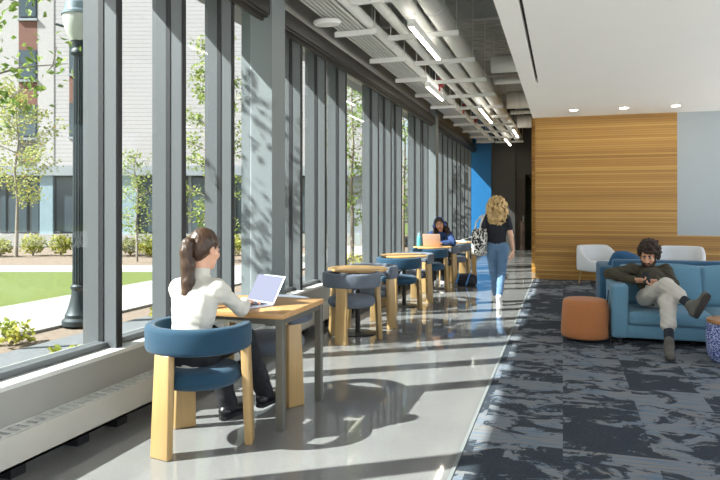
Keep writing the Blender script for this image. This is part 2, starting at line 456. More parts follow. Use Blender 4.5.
for i, y in enumerate((5.95, 10.4, 14.9, 19.3)):
    b = B().box(-2.9, y-.07, 4.70, 2.39, y+.07, 4.715); b.box(-2.9, y-.008, 4.42, 2.39, y+.008, 4.70); b.box(-2.9, y-.07, 4.40, 2.39, y+.07, 4.42)
    struct('trim_%d' % (10+i), b, M_deck, label='steel roof beam crossing above the pipes')

# wood wall
b = B().box(-.526, 13.45, 0, 2.055, 14.7, 4.7); b.box(2.055, 13.45, 0, 3.8, 14.7, .90); b.box(-.655, 14.75, 0, 1, 33, 4.7)
struct('wall_back', b, M_woodwall, label='wall of horizontal golden oak slats')
b = B().box(2.055, 13.475, .90, 3.8, 14.6, 4.7); struct('wall_back', b, M_panel, label='flat grey-blue panel above the low oak wall')
# far end
b = B().box(-3.3, 22.2, 0, -2.3, 22.6, 5.0); struct('wall_end', b, M_blue, label='bright blue end wall')
b = B().box(-2.3, 22.25, 0, -1.52, 22.6, 5.0); b.box(-1.52, 22.4, 0, -1.2, 22.6, 5.0)
b.box(-1.2, 22.4, 2.55, -.655, 22.6, 5.0); b.box(-1.3, 22.6, 0, -1.2, 33, 2.6)
struct('wall_end', b, M_char, label='charcoal end wall past the blue wall')
d = struct('door_1', B().box(-1.50, 22.355, .02, -1.23, 22.40, 2.4), M_brown, label='dark walnut door leaf at the end of the corridor')
obj('door_handle', B().rbox(-1.27, 22.31, .95, -1.25, 22.355, 1.15, .006, 2), M_cond, d)
b = B().box(-1.2, 22.6, 2.55, -.655, 33, 2.62); struct('ceiling', b, M_char)
d = struct('door_2', B().box(-1.2, 32.5, 0, -.66, 32.52, 2.55), M_glass, label='glazed exit at the end of the passage')
obj('door_frame', B().box(-1.2, 32.48, 1.0, -.66, 32.54, 1.08).box(-1.2, 32.48, 2.1, -.66, 32.54, 2.18).box(-1.2, 32.48, 0, -.66, 32.54, .12), M_black, d, 0)
# unseen rear and right walls, openings added to bring daylight onto the ceiling
b = B().box(-3.3, -3.2, 0, 3.8, -3, .08); b.box(-3.3, -3.2, 3.3, 3.8, -3, 5.0)
for x in (-3.3, .2, 3.65): b.box(x, -3.2, .08, x+.15, -3, 3.3)
struct('wall_rear', b, M_knee)
b = B().box(3.7, -3, 0, 3.8, 13.5, .08); b.box(3.7, -3, 3.2, 3.8, 13.5, 3.5)
for y in (-3, 2.4, 7.9, 13.4): b.box(3.7, y, .08, 3.8, y+.1, 3.2)
struct('wall_right', b, M_knee)

# heaters along the window wall
def heater(y0, y1, feet, label):
    t = thing('baseboard_heater', (-2.785, (y0+y1)/2, 0), 0, label, 'heater', 'heaters along the window wall')
    o = (y0+y1)/2; a, c = y0-o, y1-o
    cv = B().box(.055, a, .07, .07, c, .243); cv.box(-.07, a, .07, .07, c, .085); cv.box(-.07, a, .07, .07, a+.01, .243); cv.box(-.07, c-.01, .07, .07, c, .243)
    obj('cover_panel', cv, M_heat, t, 0)
    g = B().box(-.06, a, .17, .05, c, .175); g.box(-.07, a, .236, -.055, c, .245); g.box(.042, a, .236, .056, c, .245)
    y = a+.02
    while y < c-.02:
        g.box(-.055, y, .232, .042, y+.035, .243); y += .062
    obj('grille', g, M_grille, t, 0)
    for f in feet: obj('foot', B().box(-.06, f-o-.05, 0, .03, f-o+.05, .07), M_black, t, 0)
heater(-2.4, 5.93, [.2, 1.1, 2.0, 2.75, 3.24, 3.6, 4.5, 5.4], 'long low cream heater under the nearest window sill')
heater(6.3, 14.72, [6.8, 7.7, 8.6, 9.5, 10.4, 11.3, 12.2, 13.1, 14.0], 'low cream heater under the middle run of windows behind the round tables')

# ------------------------------------------------------------ ceiling services
def pipe(x, z, r, y0, y1, m, name, label, cat, group=None, bands=0, n=14):
    t = thing(name, (x, y0, z), 0, label, cat, group)
    obj('tube', B().tube([(0, 0, 0), (0, y1-y0, 0)], r, n), m, t)
    if bands:
        y = .6
        while y < y1-y0:
            obj('joint_band', B().tube([(0, y-.035, 0), (0, y+.035, 0)], r*1.05, n), M_strut, t); y += bands
    return t
pipe(-1.42, 3.76, .125, 2, 22.1, M_pipe, 'insulated_pipe', 'thickest pale insulated pipe, rightmost of the ceiling run', 'pipe', 'big pipes over the corridor', 2.4, 20)
pipe(-1.72, 3.745, .10, 2, 22.1, M_pipe, 'insulated_pipe', 'middle pale insulated pipe above the lights', 'pipe', 'big pipes over the corridor', 2.4, 20)
pipe(-1.98, 3.72, .06, 2, 22.1, M_pipe, 'insulated_pipe', 'slim pale insulated pipe on the left of the three big pipes', 'pipe', 'big pipes over the corridor', 2.4, 16)
pipe(-2.24, 3.66, .062, 2, 22.1, M_pipe, 'sprinkler_main', 'pale pipe beside the bundle of thin conduits', 'pipe', None, 3.0, 16)
for k in range(7):
    pipe(-2.615+.05*k, 3.605, .018, 2, 22.1, M_cond, 'conduit', 'thin grey conduit in the flat bundle nearest the windows', 'conduit', 'thin conduits nearest the windows', 0, 8)
def bracket(y, x0, x1, z, label, group):
    t = thing('pipe_hanger', ((x0+x1)/2, y, z), 0, label, 'hanger', group)
    w = (x1-x0)/2
    obj('strut', B().box(-w, -.025, -.06, w, .025, 0), M_strut, t, 0)
    for s in (-1, 1):
        obj('rod', B().tube([(s*(w-.03), 0, -.06), (s*(w-.03), 0, 4.72-z)], .006, 6), M_strut, t)
y = 3.0
while y < 22:
    bracket(y, -2.68, -2.14, 3.585, 'white strut hanger carrying the thin conduits', 'hangers under the thin conduits')
    bracket(y+.45, -2.12, -1.22, 3.61, 'white strut hanger carrying the big pipes', 'hangers under the big pipes'); y += 1.52
def linear(x, y0, y1, z, label):
    t = thing('linear_light', (x, (y0+y1)/2, z), 0, label, 'ceiling light', 'linear lights under the pipes')
    h = (y1-y0)/2
    obj('housing', B().box(-.04, -h, .012, .04, h, .095), M_strut, t, 0)
    obj('diffuser', B().box(-.019, -h+.02, .004, .019, h-.02, .014), M_lens, t, 0)
    obj('added_top_glow', B().box(-.03, -h+.02, .094, .03, h-.02, .098), M_up, t, 0)  # glowing strip added on top to light the pipes and deck
    for s in (-1, 1): obj('suspension_cable', B().tube([(0, s*h*.7, .1), (0, s*h*.7, 4.705-z)], .003, 5), M_strut, t)
linear(-1.61, 7.05, 8.75, 3.42, 'nearest linear ceiling light under the big pipes')
linear(-1.61, 13.3, 15.6, 3.42, 'second linear ceiling light under the big pipes')
linear(-1.61, 19.4, 21.4, 3.42, 'farthest linear ceiling light under the big pipes')
linear(-2.15, 10.66, 12.06, 3.42, 'linear ceiling light under the thin conduits above the middle windows')
linear(-1.22, 17.2, 19.0, 3.42, 'linear ceiling light on the right of the big pipes near the oak wall')
t = thing('wireless_access_point', (-2.58, 7.0, 3.515), .0, 'white oval fixture hanging under the thin conduits near the nearest column', 'access point')
obj('shell', B().lathe([(.02, 0), (.15, .004), (.17, .03), (.16, .055), (.06, .065)], n=28, sx=1, sy=.62), M_strut, t)
obj('stem', B().tube([(0, 0, .06), (0, 0, .075)], .03, 8), M_strut, t)
for y, z, x, l in ((11.9, 3.72, -2.17, 'red pipe coupling nearest the camera, above the first linear light by the windows'), (14.9, 3.72, -2.17, 'red pipe coupling beside the far grey column'), (16.9, 3.72, -2.17, 'red pipe coupling in front of the blue wall')):
    t = thing('pipe_coupling', (x, y, z), 0, l, 'pipe fitting', 'red couplings on the ceiling pipe')
    obj('collar', B().tube([(0, -.07, 0), (0, .07, 0)], .075, 14), M_red, t)
    obj('drain_valve', B().tube([(0, 0, -.05), (0, 0, -.14)], [.03, .02], 10), M_red, t)
# pipes and ducts that cross above the white ceiling edge
for y, z, r, l in ((8.35, 4.15, .06, 'nearest pale pipe crossing above the edge of the white ceiling'), (12.1, 4.05, .16, 'nearest thick pale duct crossing over the corridor'), (12.75, 3.86, .06, 'pale pipe crossing just past the first thick duct'), (15.6, 3.95, .2, 'second thick pale duct crossing over the corridor'), (16.6, 3.8, .05, 'thin pale pipe crossing behind the second thick duct'), (19.2, 3.9, .18, 'farthest thick pale duct crossing by the oak wall')):
    t = thing('cross_duct' if r > .1 else 'cross_pipe', (-1.25, y, z), 0, l, 'duct' if r > .1 else 'pipe', 'pipes and ducts crossing the corridor')
    obj('tube', B().tube([(0, 0, 0), (3.5 if y < 14.4 else .58, 0, 0)], r, 18), M_pipe, t)
    for q in ((.5, 2.0) if y < 14.4 else (.3,)): obj('joint_band', B().tube([(q-.03, 0, 0), (q+.03, 0, 0)], r*1.06, 18), M_strut, t)
t = thing('flexible_cable', (-2.52, 4.9, 3.66), 0, 'loose grey cable looping over the thin conduits near the top of the picture', 'cable')
obj('cable', B().tube([(-.12, 0, .05), (-.05, .5, .12), (.0, 1.0, .09), (.06, 1.5, .03), (.0, 2.1, -.02), (0, 2.27, -.05)], .012, 8), M_cond, t)
for x, l in ((.19, 'left of the three small downlights near the oak wall'), (1.05, 'middle of the three small downlights near the oak wall'), (1.9, 'right of the three small downlights near the oak wall')):
    t = thing('downlight', (x, 12.58, 3.22), 0, l, 'ceiling light', 'downlights in the white ceiling')
    obj('trim_ring', B().lathe([(.09, -.003), (.09, .001), (.074, .001), (.074, -.003)], n=24), M_white, t)
    obj('lens', B().lathe([(.001, -.007), (.06, -.006), (.073, -.002), (.073, .0), (.001, .0)], n=24), M_down, t)
# ------------------------------------------------------------------ outdoors
M_lawn = mat('mown_grass', '#5d6a2c', .9, 0, .3, 9, .6, 120)
M_path = mat('concrete_path', '#9f9c97', .85, 0, .05, 3)
M_mulch = mat('brown_mulch', '#7d6e60', .95, 0, .45, 22, .8, 60)
M_curb = mat('grey_granite_kerb', '#6b6e70', .8, 0, .18, 25)
M_bark = mat('tree_bark', '#8b8276', .85, 0, .25, 12)
M_lf1 = m_leaf('fresh_green_leaves', '#627f33', '#8fa352')
M_lf2 = m_leaf('turning_leaves', '#93a052', '#b4b46a', '#b8703f')
M_lf3 = m_leaf('birch_leaves', '#6d8538', '#a5ad66')
M_shrub = m_leaf('yellow_green_shrub', '#7f8f35', '#b9b254')
M_lamp = mat('black_cast_iron', '#2f383b', .5, .3, .1)
M_lampcap = mat('grey_cast_aluminium', '#7c8a90', .4, .5)
M_globe = mat('frosted_lamp_glass', '#b4b9b2', .35, 0, .02)
b = B().box(-45, -12, -.5, -3.3, 60, -.03); b.box(-3.3, 33.2, -.5, 30, 60, -.03); struct('ground', b, M_mulch, label='bare brown mulch ground outside')
g = struct('lawn', B().prism([(-7.67, -8), (-7.67, 12.74), (-27, 6.71), (-27, -8)], -.05, 0.0), M_lawn); g['label'] = 'mown green lawn outside the windows'
struct('sidewalk', B().box(-7.67, -10, -.06, -5.8, 26, .005), M_path, label='pale concrete walk running beside the windows')
ct, sn = math.cos(math.radians(17.33)), math.sin(math.radians(17.33))
def fac(lx, Z): return (lx*ct-Z*sn, lx*sn+Z*ct)
struct('sidewalk', B().prism([fac(-24, 14.45), fac(-1.5, 14.45), fac(-1.5, 16.05), fac(-24, 16.05)], -.06, .002), M_path, label='pale concrete path crossing behind the lawn')
struct('reflector', B().box(-3.3, -30, -.5, 30, -3.2, -.02).box(3.8, -3.2, -.5, 30, 33, -.02), mat('pale_bounce_ground', '#e2dfd8', .9, 0, .04, 3), label='added unseen pale terrace outside the rear and right-hand glazing')  # unseen pale ground added to bounce sunlight up to the white ceiling
struct('kerb', B().box(-5.15, -6, -.06, -4.5, 20, .02), M_curb, label='flat grey stone edging along the planting strip')
struct('lawn', B().prism([(-30, 34), (30, 34), (30, 58), (-30, 58)], -.05, -.01), M_lawn, label='lawn seen through the exit at the end of the corridor')

def leaves(b, c, n, rad, size, rng):
    for _ in range(n):
        while True:
            p = Vector((rng.uniform(-1, 1), rng.uniform(-1, 1), rng.uniform(-1, 1)))
            if p.length < 1: break
        p = Vector((c[0]+p.x*rad[0], c[1]+p.y*rad[1], c[2]+p.z*rad[2]))
        d = Vector((rng.gauss(0, 1), rng.gauss(0, 1), rng.gauss(0, .6))).normalized()
        e = d.cross(Vector((rng.gauss(0, 1), rng.gauss(0, 1), rng.gauss(0, 1)))).normalized()
        s = size*rng.uniform(.7, 1.3); nn = d.cross(e)
        b.add([p, p+d*s*.5+e*s*.32+nn*s*.08, p+d*s, p+d*s*.5-e*s*.32+nn*s*.08], [(0, 1, 2, 3)])
def tree(loc, h, trunk_r, crown_z, crown_r, nleaf, leaf, m, label, seed, nbr=14, clump=.3, group='young trees outside', bare=.25):
    rng = random.Random(seed)
    t = thing('young_tree', loc, 0, label, 'tree', group)
    w = [(rng.uniform(-.018, .018)*i, rng.uniform(-.018, .018)*i, h*i/6) for i in range(7)]
    obj('trunk', B().tube(w, [trunk_r*(1-.13*i) for i in range(7)], 10), M_bark, t)
    br = B(); fo = B(); tips = []
    for k in range(nbr):
        z = crown_z+(h-crown_z)*k/nbr*.95; f = 1-abs((k/nbr)-.35)*1.1
        a = k*2.4+rng.uniform(-.4, .4); r = crown_r*max(.25, f)*rng.uniform(.75, 1.1)
        i = min(5, int(z/h*6)); q = (z/h*6)-i
        p0 = Vector(w[i]).lerp(Vector(w[i+1]), q)
        p1 = p0+Vector((math.cos(a)*r*.5, math.sin(a)*r*.5, r*.22)); p2 = p0+Vector((math.cos(a)*r, math.sin(a)*r, r*.38+rng.uniform(-.1, .15)))
        br.tube([p0, p1, p2], [trunk_r*.35, trunk_r*.2, .004], 6)
        tips += [p1, p2]
        for _ in range(3):
            q0 = p0.lerp(p2, rng.uniform(.4, .9)); q1 = q0+Vector((rng.uniform(-.35, .35), rng.uniform(-.35, .35), rng.uniform(-.15, .3)))*crown_r*.6
            br.tube([q0, q1], [.008, .003], 5); tips.append(q1)
    for p in tips:
        leaves(fo, p, int(nleaf/len(tips)), (clump, clump, clump*.8), leaf, rng)
    obj('branches', br, M_bark, t)
    obj('foliage', fo, m, t, 0)
    return t
tree((-5.5, 4.95, 0), 5.2, .045, 2.3, 1.15, 1100, .09, M_lf1, 'nearest leafy green tree reaching in at the top left of the windows', 3, 22, .3)
x, y = fac(-10.05, 19); tree((x, y, 0), 5.0, .055, 1.6, 1.25, 2800, .1, M_lf2, 'small tree with reddish turning leaves behind the lawn', 5, 16, .34)
x, y = fac(-5.9, 17.2); tree((x, y, 0), 3.0, .035, .5, .75, 1100, .075, M_lf3, 'slim young tree seen just right of the lamp post', 9, 16, .22)
x, y = fac(-3.85, 17); tree((x, y, 0), 6.2, .06, .7, 1.2, 3000, .1, M_lf3, 'slender bright green tree seen beyond the seated woman in white', 12, 22, .24)
x, y = fac(-.22, 18); tree((x, y, 0), 6.4, .06, 1.0, 1.0, 2600, .09, M_lf1, 'leafy tree seen through the wide gap in the middle windows', 14, 20, .3)
tree((-4.7, 19.5, 0), 5.5, .06, 1.0, 1.1, 1600, .1, M_lf1, 'farthest leafy tree outside the windows by the second grey column', 15, 18, .3)
tree((-2.2, 39.0, 0), 6.0, .08, 1.0, 2.6, 1800, .22, M_lf1, 'green tree seen through the exit at the end of the corridor', 16, 18, .7)

rng = random.Random(4)
def shrub(loc, r, h, label, m, n, leaf, group):
    t = thing('shrub', loc, 0, label, 'shrub', group)
    st = B()
    for k in range(7):
        a = k*.9; st.tube([(0, 0, 0), (math.cos(a)*r*.5, math.sin(a)*r*.5, h*.6)], [.01, .004], 5)
    obj('stems', st, M_bark, t)
    fo = B(); leaves(fo, (0, 0, h*.55), n, (r, r, h*.48), leaf, rng); obj('foliage', fo, m, t, 0)
k = 0
for lx in [-13.9, -13.1, -12.3, -11.5, -10.7, -9.9, -9.1, -7.0, -6.2, -5.4, -4.6, -3.8]:
    x, y = fac(lx+rng.uniform(-.03, .03), 19.6+rng.uniform(-.35, .35))
    shrub((x, y, -.02), .36, rng.uniform(.5, .66), 'low yellow-green shrub in the row along the building opposite', M_shrub, 420, .1, 'shrubs in front of the building')
for (x, y, r, h, l) in ((-5.55, 5.45, .22, .24, 'small grassy plant in the mulch left of the lamp post'), (-4.4, 5.05, .2, .12, 'low green plant against the window left of the lamp post'), (-4.9, 7.3, .2, .22, 'small yellow plant right of the lamp post base'), (-4.55, 9.2, .2, .3, 'small green plant outside behind the seated woman'), (-4.3, 13.2, .35, .5, 'green plant outside the wide gap in the middle windows')):
    shrub((x, y, -.02), r, h, l, M_shrub, 140, .08, 'small plants by the windows')

# street lamp
t = thing('street_lamp', (-5.635, 6.555, 0), 0, 'tall black street lamp with frosted globe standing outside the window', 'street lamp')
obj('base', B().lathe([(.2, 0), (.2, .06), (.165, .09), (.165, .13), (.15, .15), (.12, .24), (.095, .34), (.088, .42), (.1, .44), (.1, .47), (.082, .49)], n=24), M_lamp, t)
sh = B(); n = 32; vs = []; fs = []
for zi, z in enumerate((.48, 3.30)):
    for j in range(n):
        r = (.08 if zi == 0 else .07)*(1 if j % 2 else .88); vs.append((r*math.cos(2*PI*j/n), r*math.sin(2*PI*j/n), z))
for j in range(n): fs.append((j, (j+1) % n, n+(j+1) % n, n+j))
obj('shaft', sh.add(vs, fs), M_lamp, t, 0)
obj('collar', B().lathe([(.075, 3.28), (.1, 3.30), (.1, 3.33), (.08, 3.36), (.09, 3.42), (.1, 3.45)], n=20), M_lamp, t)
obj('globe', B().lathe([(.09, 3.45), (.14, 3.53), (.175, 3.63), (.19, 3.74), (.19, 3.76)], n=28), M_globe, t)
obj('cap', B().lathe([(.205, 3.76), (.205, 3.79), (.17, 3.82), (.165, 3.9), (.12, 3.95), (.06, 3.99), (.05, 4.04), (.065, 4.07), (.05, 4.12), (.01, 4.16)], n=28), M_lampcap, t)
obj('banner_arm', B().tube([(-.04, -.02, 3.6), (-.26, -.1, 3.66)], .015, 8), M_lamp, t)

# building opposite
M_sid = m_siding('white_clapboard', '#b9b5b5', '#8c8888', .075, .008)
M_brick = m_siding('white_brick', '#bbb7b6', '#aaa5a4', .05, .003)
M_rterra = mat('terracotta_panel', '#7d584c', .8, 0, .1, 3)
M_fgrey = mat('grey_facade_metal', '#9aa0a4', .5, .2, .05)
M_fbase = mat('grey_stone_base', '#a2a19c', .8, 0, .15, 10)
M_wglass = mat('dark_building_glass', '#4f5c63', .08, 0, .3, .6)
M_wframe = mat('dark_window_frame', '#3f4448', .5)
M_teal = mat('teal_grey_pier', '#8fa6b0', .5)
cx, cy = fac(0, 24)
bd = thing('building', (cx, cy, 0), math.radians(17.33), 'white clad building with red panels opposite the windows', 'building')
P = lambda px: (px-360)*24/650
Zh = lambda py: 1.42+(208-py)*24/650
x0, x1, top = -22., 1.5, 11.5
b = B(); b.box(P(54), 0, 2.97, x1, 6, top); obj('clapboard_wall', b, M_sid, bd, 0)
b = B(); b.box(P(37.5), -.02, 2.97, P(54), 6, top); b.box(x0, -.02, 2.97, P(19), 6, top); b.box(P(19), .35, 2.97, P(37.5), 6, top); obj('brick_wall', b, M_brick, bd, 0)
obj('canopy_band', B().box(x0, -.06, 2.62, x1, .3, 2.97), M_fgrey, bd, 0)
obj('base_course', B().box(x0, -.04, 0, x1, 6, .46), M_fbase, bd, 0)
obj('ground_floor_wall', B().box(x0, .25, .46, x1, 6, 2.62), M_fgrey, bd, 0)
for (a, c) in ((-3, 5), (5.5, 26), (28, 38), (53, 76), (78, 100), (137, 154), (160, 186), (190, 215), (235, 265), (290, 330)):
    f = obj('window', B().box(P(a), .18, .48, P(c), .26, 2.6), M_wframe, bd, 0)
    obj('pane', B().box(P(a)+.06, .16, .54, P(c)-.06, .19, 2.55), M_wglass, f, 0)
for (a, c) in ((39, 52), (122, 136), (216, 234)): obj('pier', B().box(P(a), .05, .46, P(c), .3, 2.62), M_teal, bd, 0)
for (a, c, z0, z1) in ((19, 37.5, 138, 105), (19, 37.5, 80, 50), (19, 37.5, 19, -20), (69.5, 79, 137, 103), (69.5, 79, 74, 44)):
    f = obj('window', B().box(P(a), -.03, Zh(z0), P(c), .4, Zh(z1)), M_wframe, bd, 0)
    obj('pane', B().box(P(a)+.05, -.045, Zh(z0)+.08, P(c)-.05, .0, Zh(z1)-.05), M_wglass, f, 0)
    obj('sill', B().box(P(a)-.02, -.1, Zh(z0)-.08, P(c)+.02, .0, Zh(z0)), M_fgrey, f, 0)
for (a, c, z0, z1) in ((19, 37.5, 105, 82), (19, 37.5, 50, 21), (69.5, 79, 103, 76)):
    obj('red_panel', B().box(P(a), -.025, Zh(z0), P(c), .4, Zh(z1)), M_rterra, bd, 0)
# ------------------------------------------------------------------ furniture
M_bluev = mat('teal_blue_velvet', '#08384f', .85, 0, .12, 14, .25, 220, sheen=.12)
M_greyf = mat('grey_felt', '#5d646f', .9, 0, .10, 30, .3, 240, sheen=.1)
M_leg = wood('pale_ash_legs', '#a08253', '#b89866', 2, .38)
M_top = wood('oak_tabletop', '#a57847', '#c9a06c', 0, .35)
M_topy = wood('oak_round_top', '#b0864f', '#cfa871', 0, .35)
M_bmetal = mat('bronze_grey_metal', '#75736a', .4, .6, .04)
M_ped = mat('dark_pedestal_metal', '#34322f', .38, .6, .05)
def make_chair(fab, loc, rz, label, group='three-legged chairs'):
    t = thing('lounge_chair', loc, rz, label, 'chair', group)
    pr = [(.02, .36), (.20, .36), (.235, .372), (.256, .40), (.256, .43), (.24, .458), (.215, .472), (.1, .476), (.01, .476)]
    obj('seat', B().lathe(pr, n=40), fab, t, 180)
    # curved back band
    N = 44; a0, a1 = math.radians(270-133), math.radians(270+133)
    hw, hh = .034, .077; sec = []
    for q in range(20):
        u = 2*PI*q/20; cx_, sy_ = math.cos(u), math.sin(u)
        sec.append((hw*math.copysign(abs(cx_)**.55, cx_), hh*math.copysign(abs(sy_)**.45, sy_)))
    path = []
    for i in range(N+1):
        f = i/N; a = a0+(a1-a0)*f
        e = min(f, 1-f)*(a1-a0)*.295/.03
        s = math.sqrt(max(.02, 1-(1-min(e, 1))**2)) if e < 1 else 1
        r = Vector((math.cos(a), math.sin(a), 0))
        path.append((r*.283+Vector((0, 0, .655)), r*s, Vector((0, 0, s))))
    obj('backrest', B().ring(path, sec), fab, t, 60)
    for k, ang in enumerate((270, 30, 150)):
        a = math.radians(ang); M = Matrix.Rotation(a-PI/2, 4, 'Z')
        b = bmesh.new(); vs = []
        for (z, w, y0, y1) in ((0, .069, .285, .330), (.585, .057, .258, .307)):
            for (x, y) in ((-w, y0), (w, y0), (w, y1), (-w, y1)): vs.append(b.verts.new((x, y, z)))
        for f in ((3, 2, 1, 0), (4, 5, 6, 7), (0, 1, 5, 4), (1, 2, 6, 5), (2, 3, 7, 6), (3, 0, 4, 7)): b.faces.new([vs[i] for i in f])
        bmesh.ops.bevel(b, geom=list(b.edges), offset=.007, segments=2, profile=.5, affect='EDGES'); b.verts.index_update()
        obj('leg', B().bm(b, M), M_leg, t, 50)
    return t
protoB = make_chair(M_bluev, (-2.11, 3.48, 0), -.2, 'near blue velvet chair the woman in white sits on')
protoG = make_chair(M_greyf, (-2.10, 4.47, 0), PI, 'grey felt chair tucked under the far side of the square-edged table, beyond the silver laptop')
def chair(proto, loc, rz, label):
    c = copy_tree(proto); c.location = loc; c.rotation_euler = (0, 0, rz); c['label'] = label; return c
TY = [7.03, 9.2, 11.35, 13.1]; TX = [-2.22, -2.2, -2.2, -2.05]
chair(protoG, (TX[0]+.04, 6.68, 0), -.05, 'grey felt chair on the near side of the first round table')
chair(protoG, (TX[0]+.02, 7.52, 0), PI+.12, 'grey felt chair on the far side of the first round table')
chair(protoB, (TX[1], 8.88, 0), -.05, 'blue velvet chair on the near side of the second round table')
chair(protoG, (TX[1]+.02, 9.70, 0), PI+.12, 'grey felt chair on the far side of the second round table')
chair(protoB, (TX[2]+.02, 11.0, 0), -.05, 'blue velvet chair in front of the table with the beige laptop')
chair(protoG, (TX[2]+.05, 12.0, 0), PI, 'grey felt chair the woman with headphones sits on')
chair(protoG, (TX[3], 12.76, 0), -.05, 'grey felt chair on the near side of the farthest round table, behind the backpack')
chair(protoB, (TX[3]+.03, 13.6, 0), PI+.1, 'blue velvet chair on the far side of the farthest round table')

def round_table(loc, label, proto=None):
    if proto:
        t = copy_tree(proto); t.location = loc; t['label'] = label; return t
    t = thing('round_table', loc, 0, label, 'table', 'round tables by the windows')
    obj('tabletop', B().lathe([(.02, .712), (.325, .712), (.338, .718), (.340, .728), (.338, .738), (.333, .742), (.02, .742)], n=56), M_topy, t)
    obj('pedestal', B().lathe([(.028, .012), (.028, .69)], n=18), M_ped, t)
    obj('mounting_plate', B().lathe([(.1, .69), (.14, .712)], n=24), M_ped, t)
    obj('base_plate', B().lathe([(.22, 0), (.22, .008), (.205, .012), (.05, .014), (.03, .02)], n=40), M_ped, t)
    return t
p = None
for i, l in enumerate(('nearest round wooden table between two grey chairs', 'second round wooden table, behind the blue chair and empty', 'round wooden table with the beige laptop and water bottle', 'farthest round wooden table with papers near the blue wall')):
    q = round_table((TX[i], TY[i], 0), l, p); p = p or q

t = thing('work_table', (-2.095, 4.15, 0), 0, 'near wooden table with square metal legs under the silver laptop', 'table')
obj('tabletop', B().rbox(-.405, -.37, .712, .405, .37, .748, .004, 2), M_top, t)
obj('edge_frame', B().box(-.39, -.355, .675, .39, -.335, .712).box(-.39, .335, .675, .39, .355, .712).box(-.39, -.335, .675, -.37, .335, .712).box(.37, -.335, .675, .39, .335, .712), M_bmetal, t, 0)
for sx in (-1, 1):
    for sy in (-1, 1):
        obj('leg', B().rbox(sx*.375-.025, sy*.34-.025, 0, sx*.375+.025, sy*.34+.025, .712, .003, 1), M_bmetal, t)

# laptops
M_silver = mat('silver_aluminium', '#b9bfd0', .35, .5, .02)
M_screen = emit('lit_laptop_screen', '#c5cbe4', .24)
M_keys = mat('black_keys', '#1d1f22', .5)
M_beige = mat('rose_gold_aluminium', '#c9a690', .4, .3, .03)
def laptop(loc, rz, tilt, body, scr, label, w=.33, d=.225):
    """keyboard side faces local -y, hinge at local y = 0"""
    t = thing('laptop', loc, rz, label, 'laptop')
    obj('base', B().rbox(-w/2, -d, 0, w/2, 0, .014, .004, 2), body, t)
    kb = B()
    for i in range(12):
        for j in range(5): kb.box(-w/2+.022+i*(w-.044)/12, -d+.095+j*.022, .0138, -w/2+.022+(i+.86)*(w-.044)/12, -d+.113+j*.022, .0155)
    obj('keyboard', kb, M_keys, t, 0)
    obj('trackpad', B().box(-.055, -d+.012, .0138, .055, -d+.082, .0146), body, t, 0)
    R = Matrix.Translation((0, 0, .012)) @ Matrix.Rotation(-tilt, 4, 'X')
    b = B().rbox(-w/2, 0, 0, w/2, .008, d, .003, 2, R); lid = obj('lid', b, body, t)
    obj('screen', B().box(-w/2+.008, -.0015, .012, w/2-.008, .0005, d-.008, 0, R), scr, lid, 0)
    return t
laptop((-2.03, 4.14, .748), math.radians(-27), math.radians(30), M_silver, M_screen, 'open silver laptop with pale lit screen in front of the woman in white', .31, .212)
laptop((-2.19, 11.24, .742), PI, math.radians(14), M_beige, mat('dark_laptop_screen', '#20242c', .2), 'open beige laptop in front of the woman with headphones', .31, .22)
t = thing('water_bottle', (-2.44, 11.36, .742), 0, 'light blue water bottle standing beside the beige laptop', 'bottle')
M_bot = mat('aqua_bottle_enamel', '#57b3c4', .3)
obj('body', B().lathe([(.01, 0), (.036, 0), (.04, .01), (.04, .15), (.03, .18), (.024, .19)], n=20), M_bot, t)
obj('cap', B().lathe([(.026, .19), (.027, .225), (.02, .232), (.005, .234)], n=16), mat('grey_bottle_cap', '#8aa4b0', .4), t)
obj('carry_loop', B().tube([(-.02, 0, .228), (-.014, 0, .252), (.014, 0, .252), (.02, 0, .228)], .004, 6), mat('grey_bottle_cap', '#8aa4b0', .4), t)
t = thing('paper_stack', (-1.98, 12.96, .742), .3, 'loose white papers lying on the farthest round table', 'papers')
M_paper = mat('white_paper', '#e9e9e6', .8)
for k in range(4):
    obj('sheet', B().box(-.12, -.09, k*.006, .13, .09, k*.006+.005, 0, Matrix.Rotation(.15*k-.2, 4, 'Z')), M_paper, t, 0)

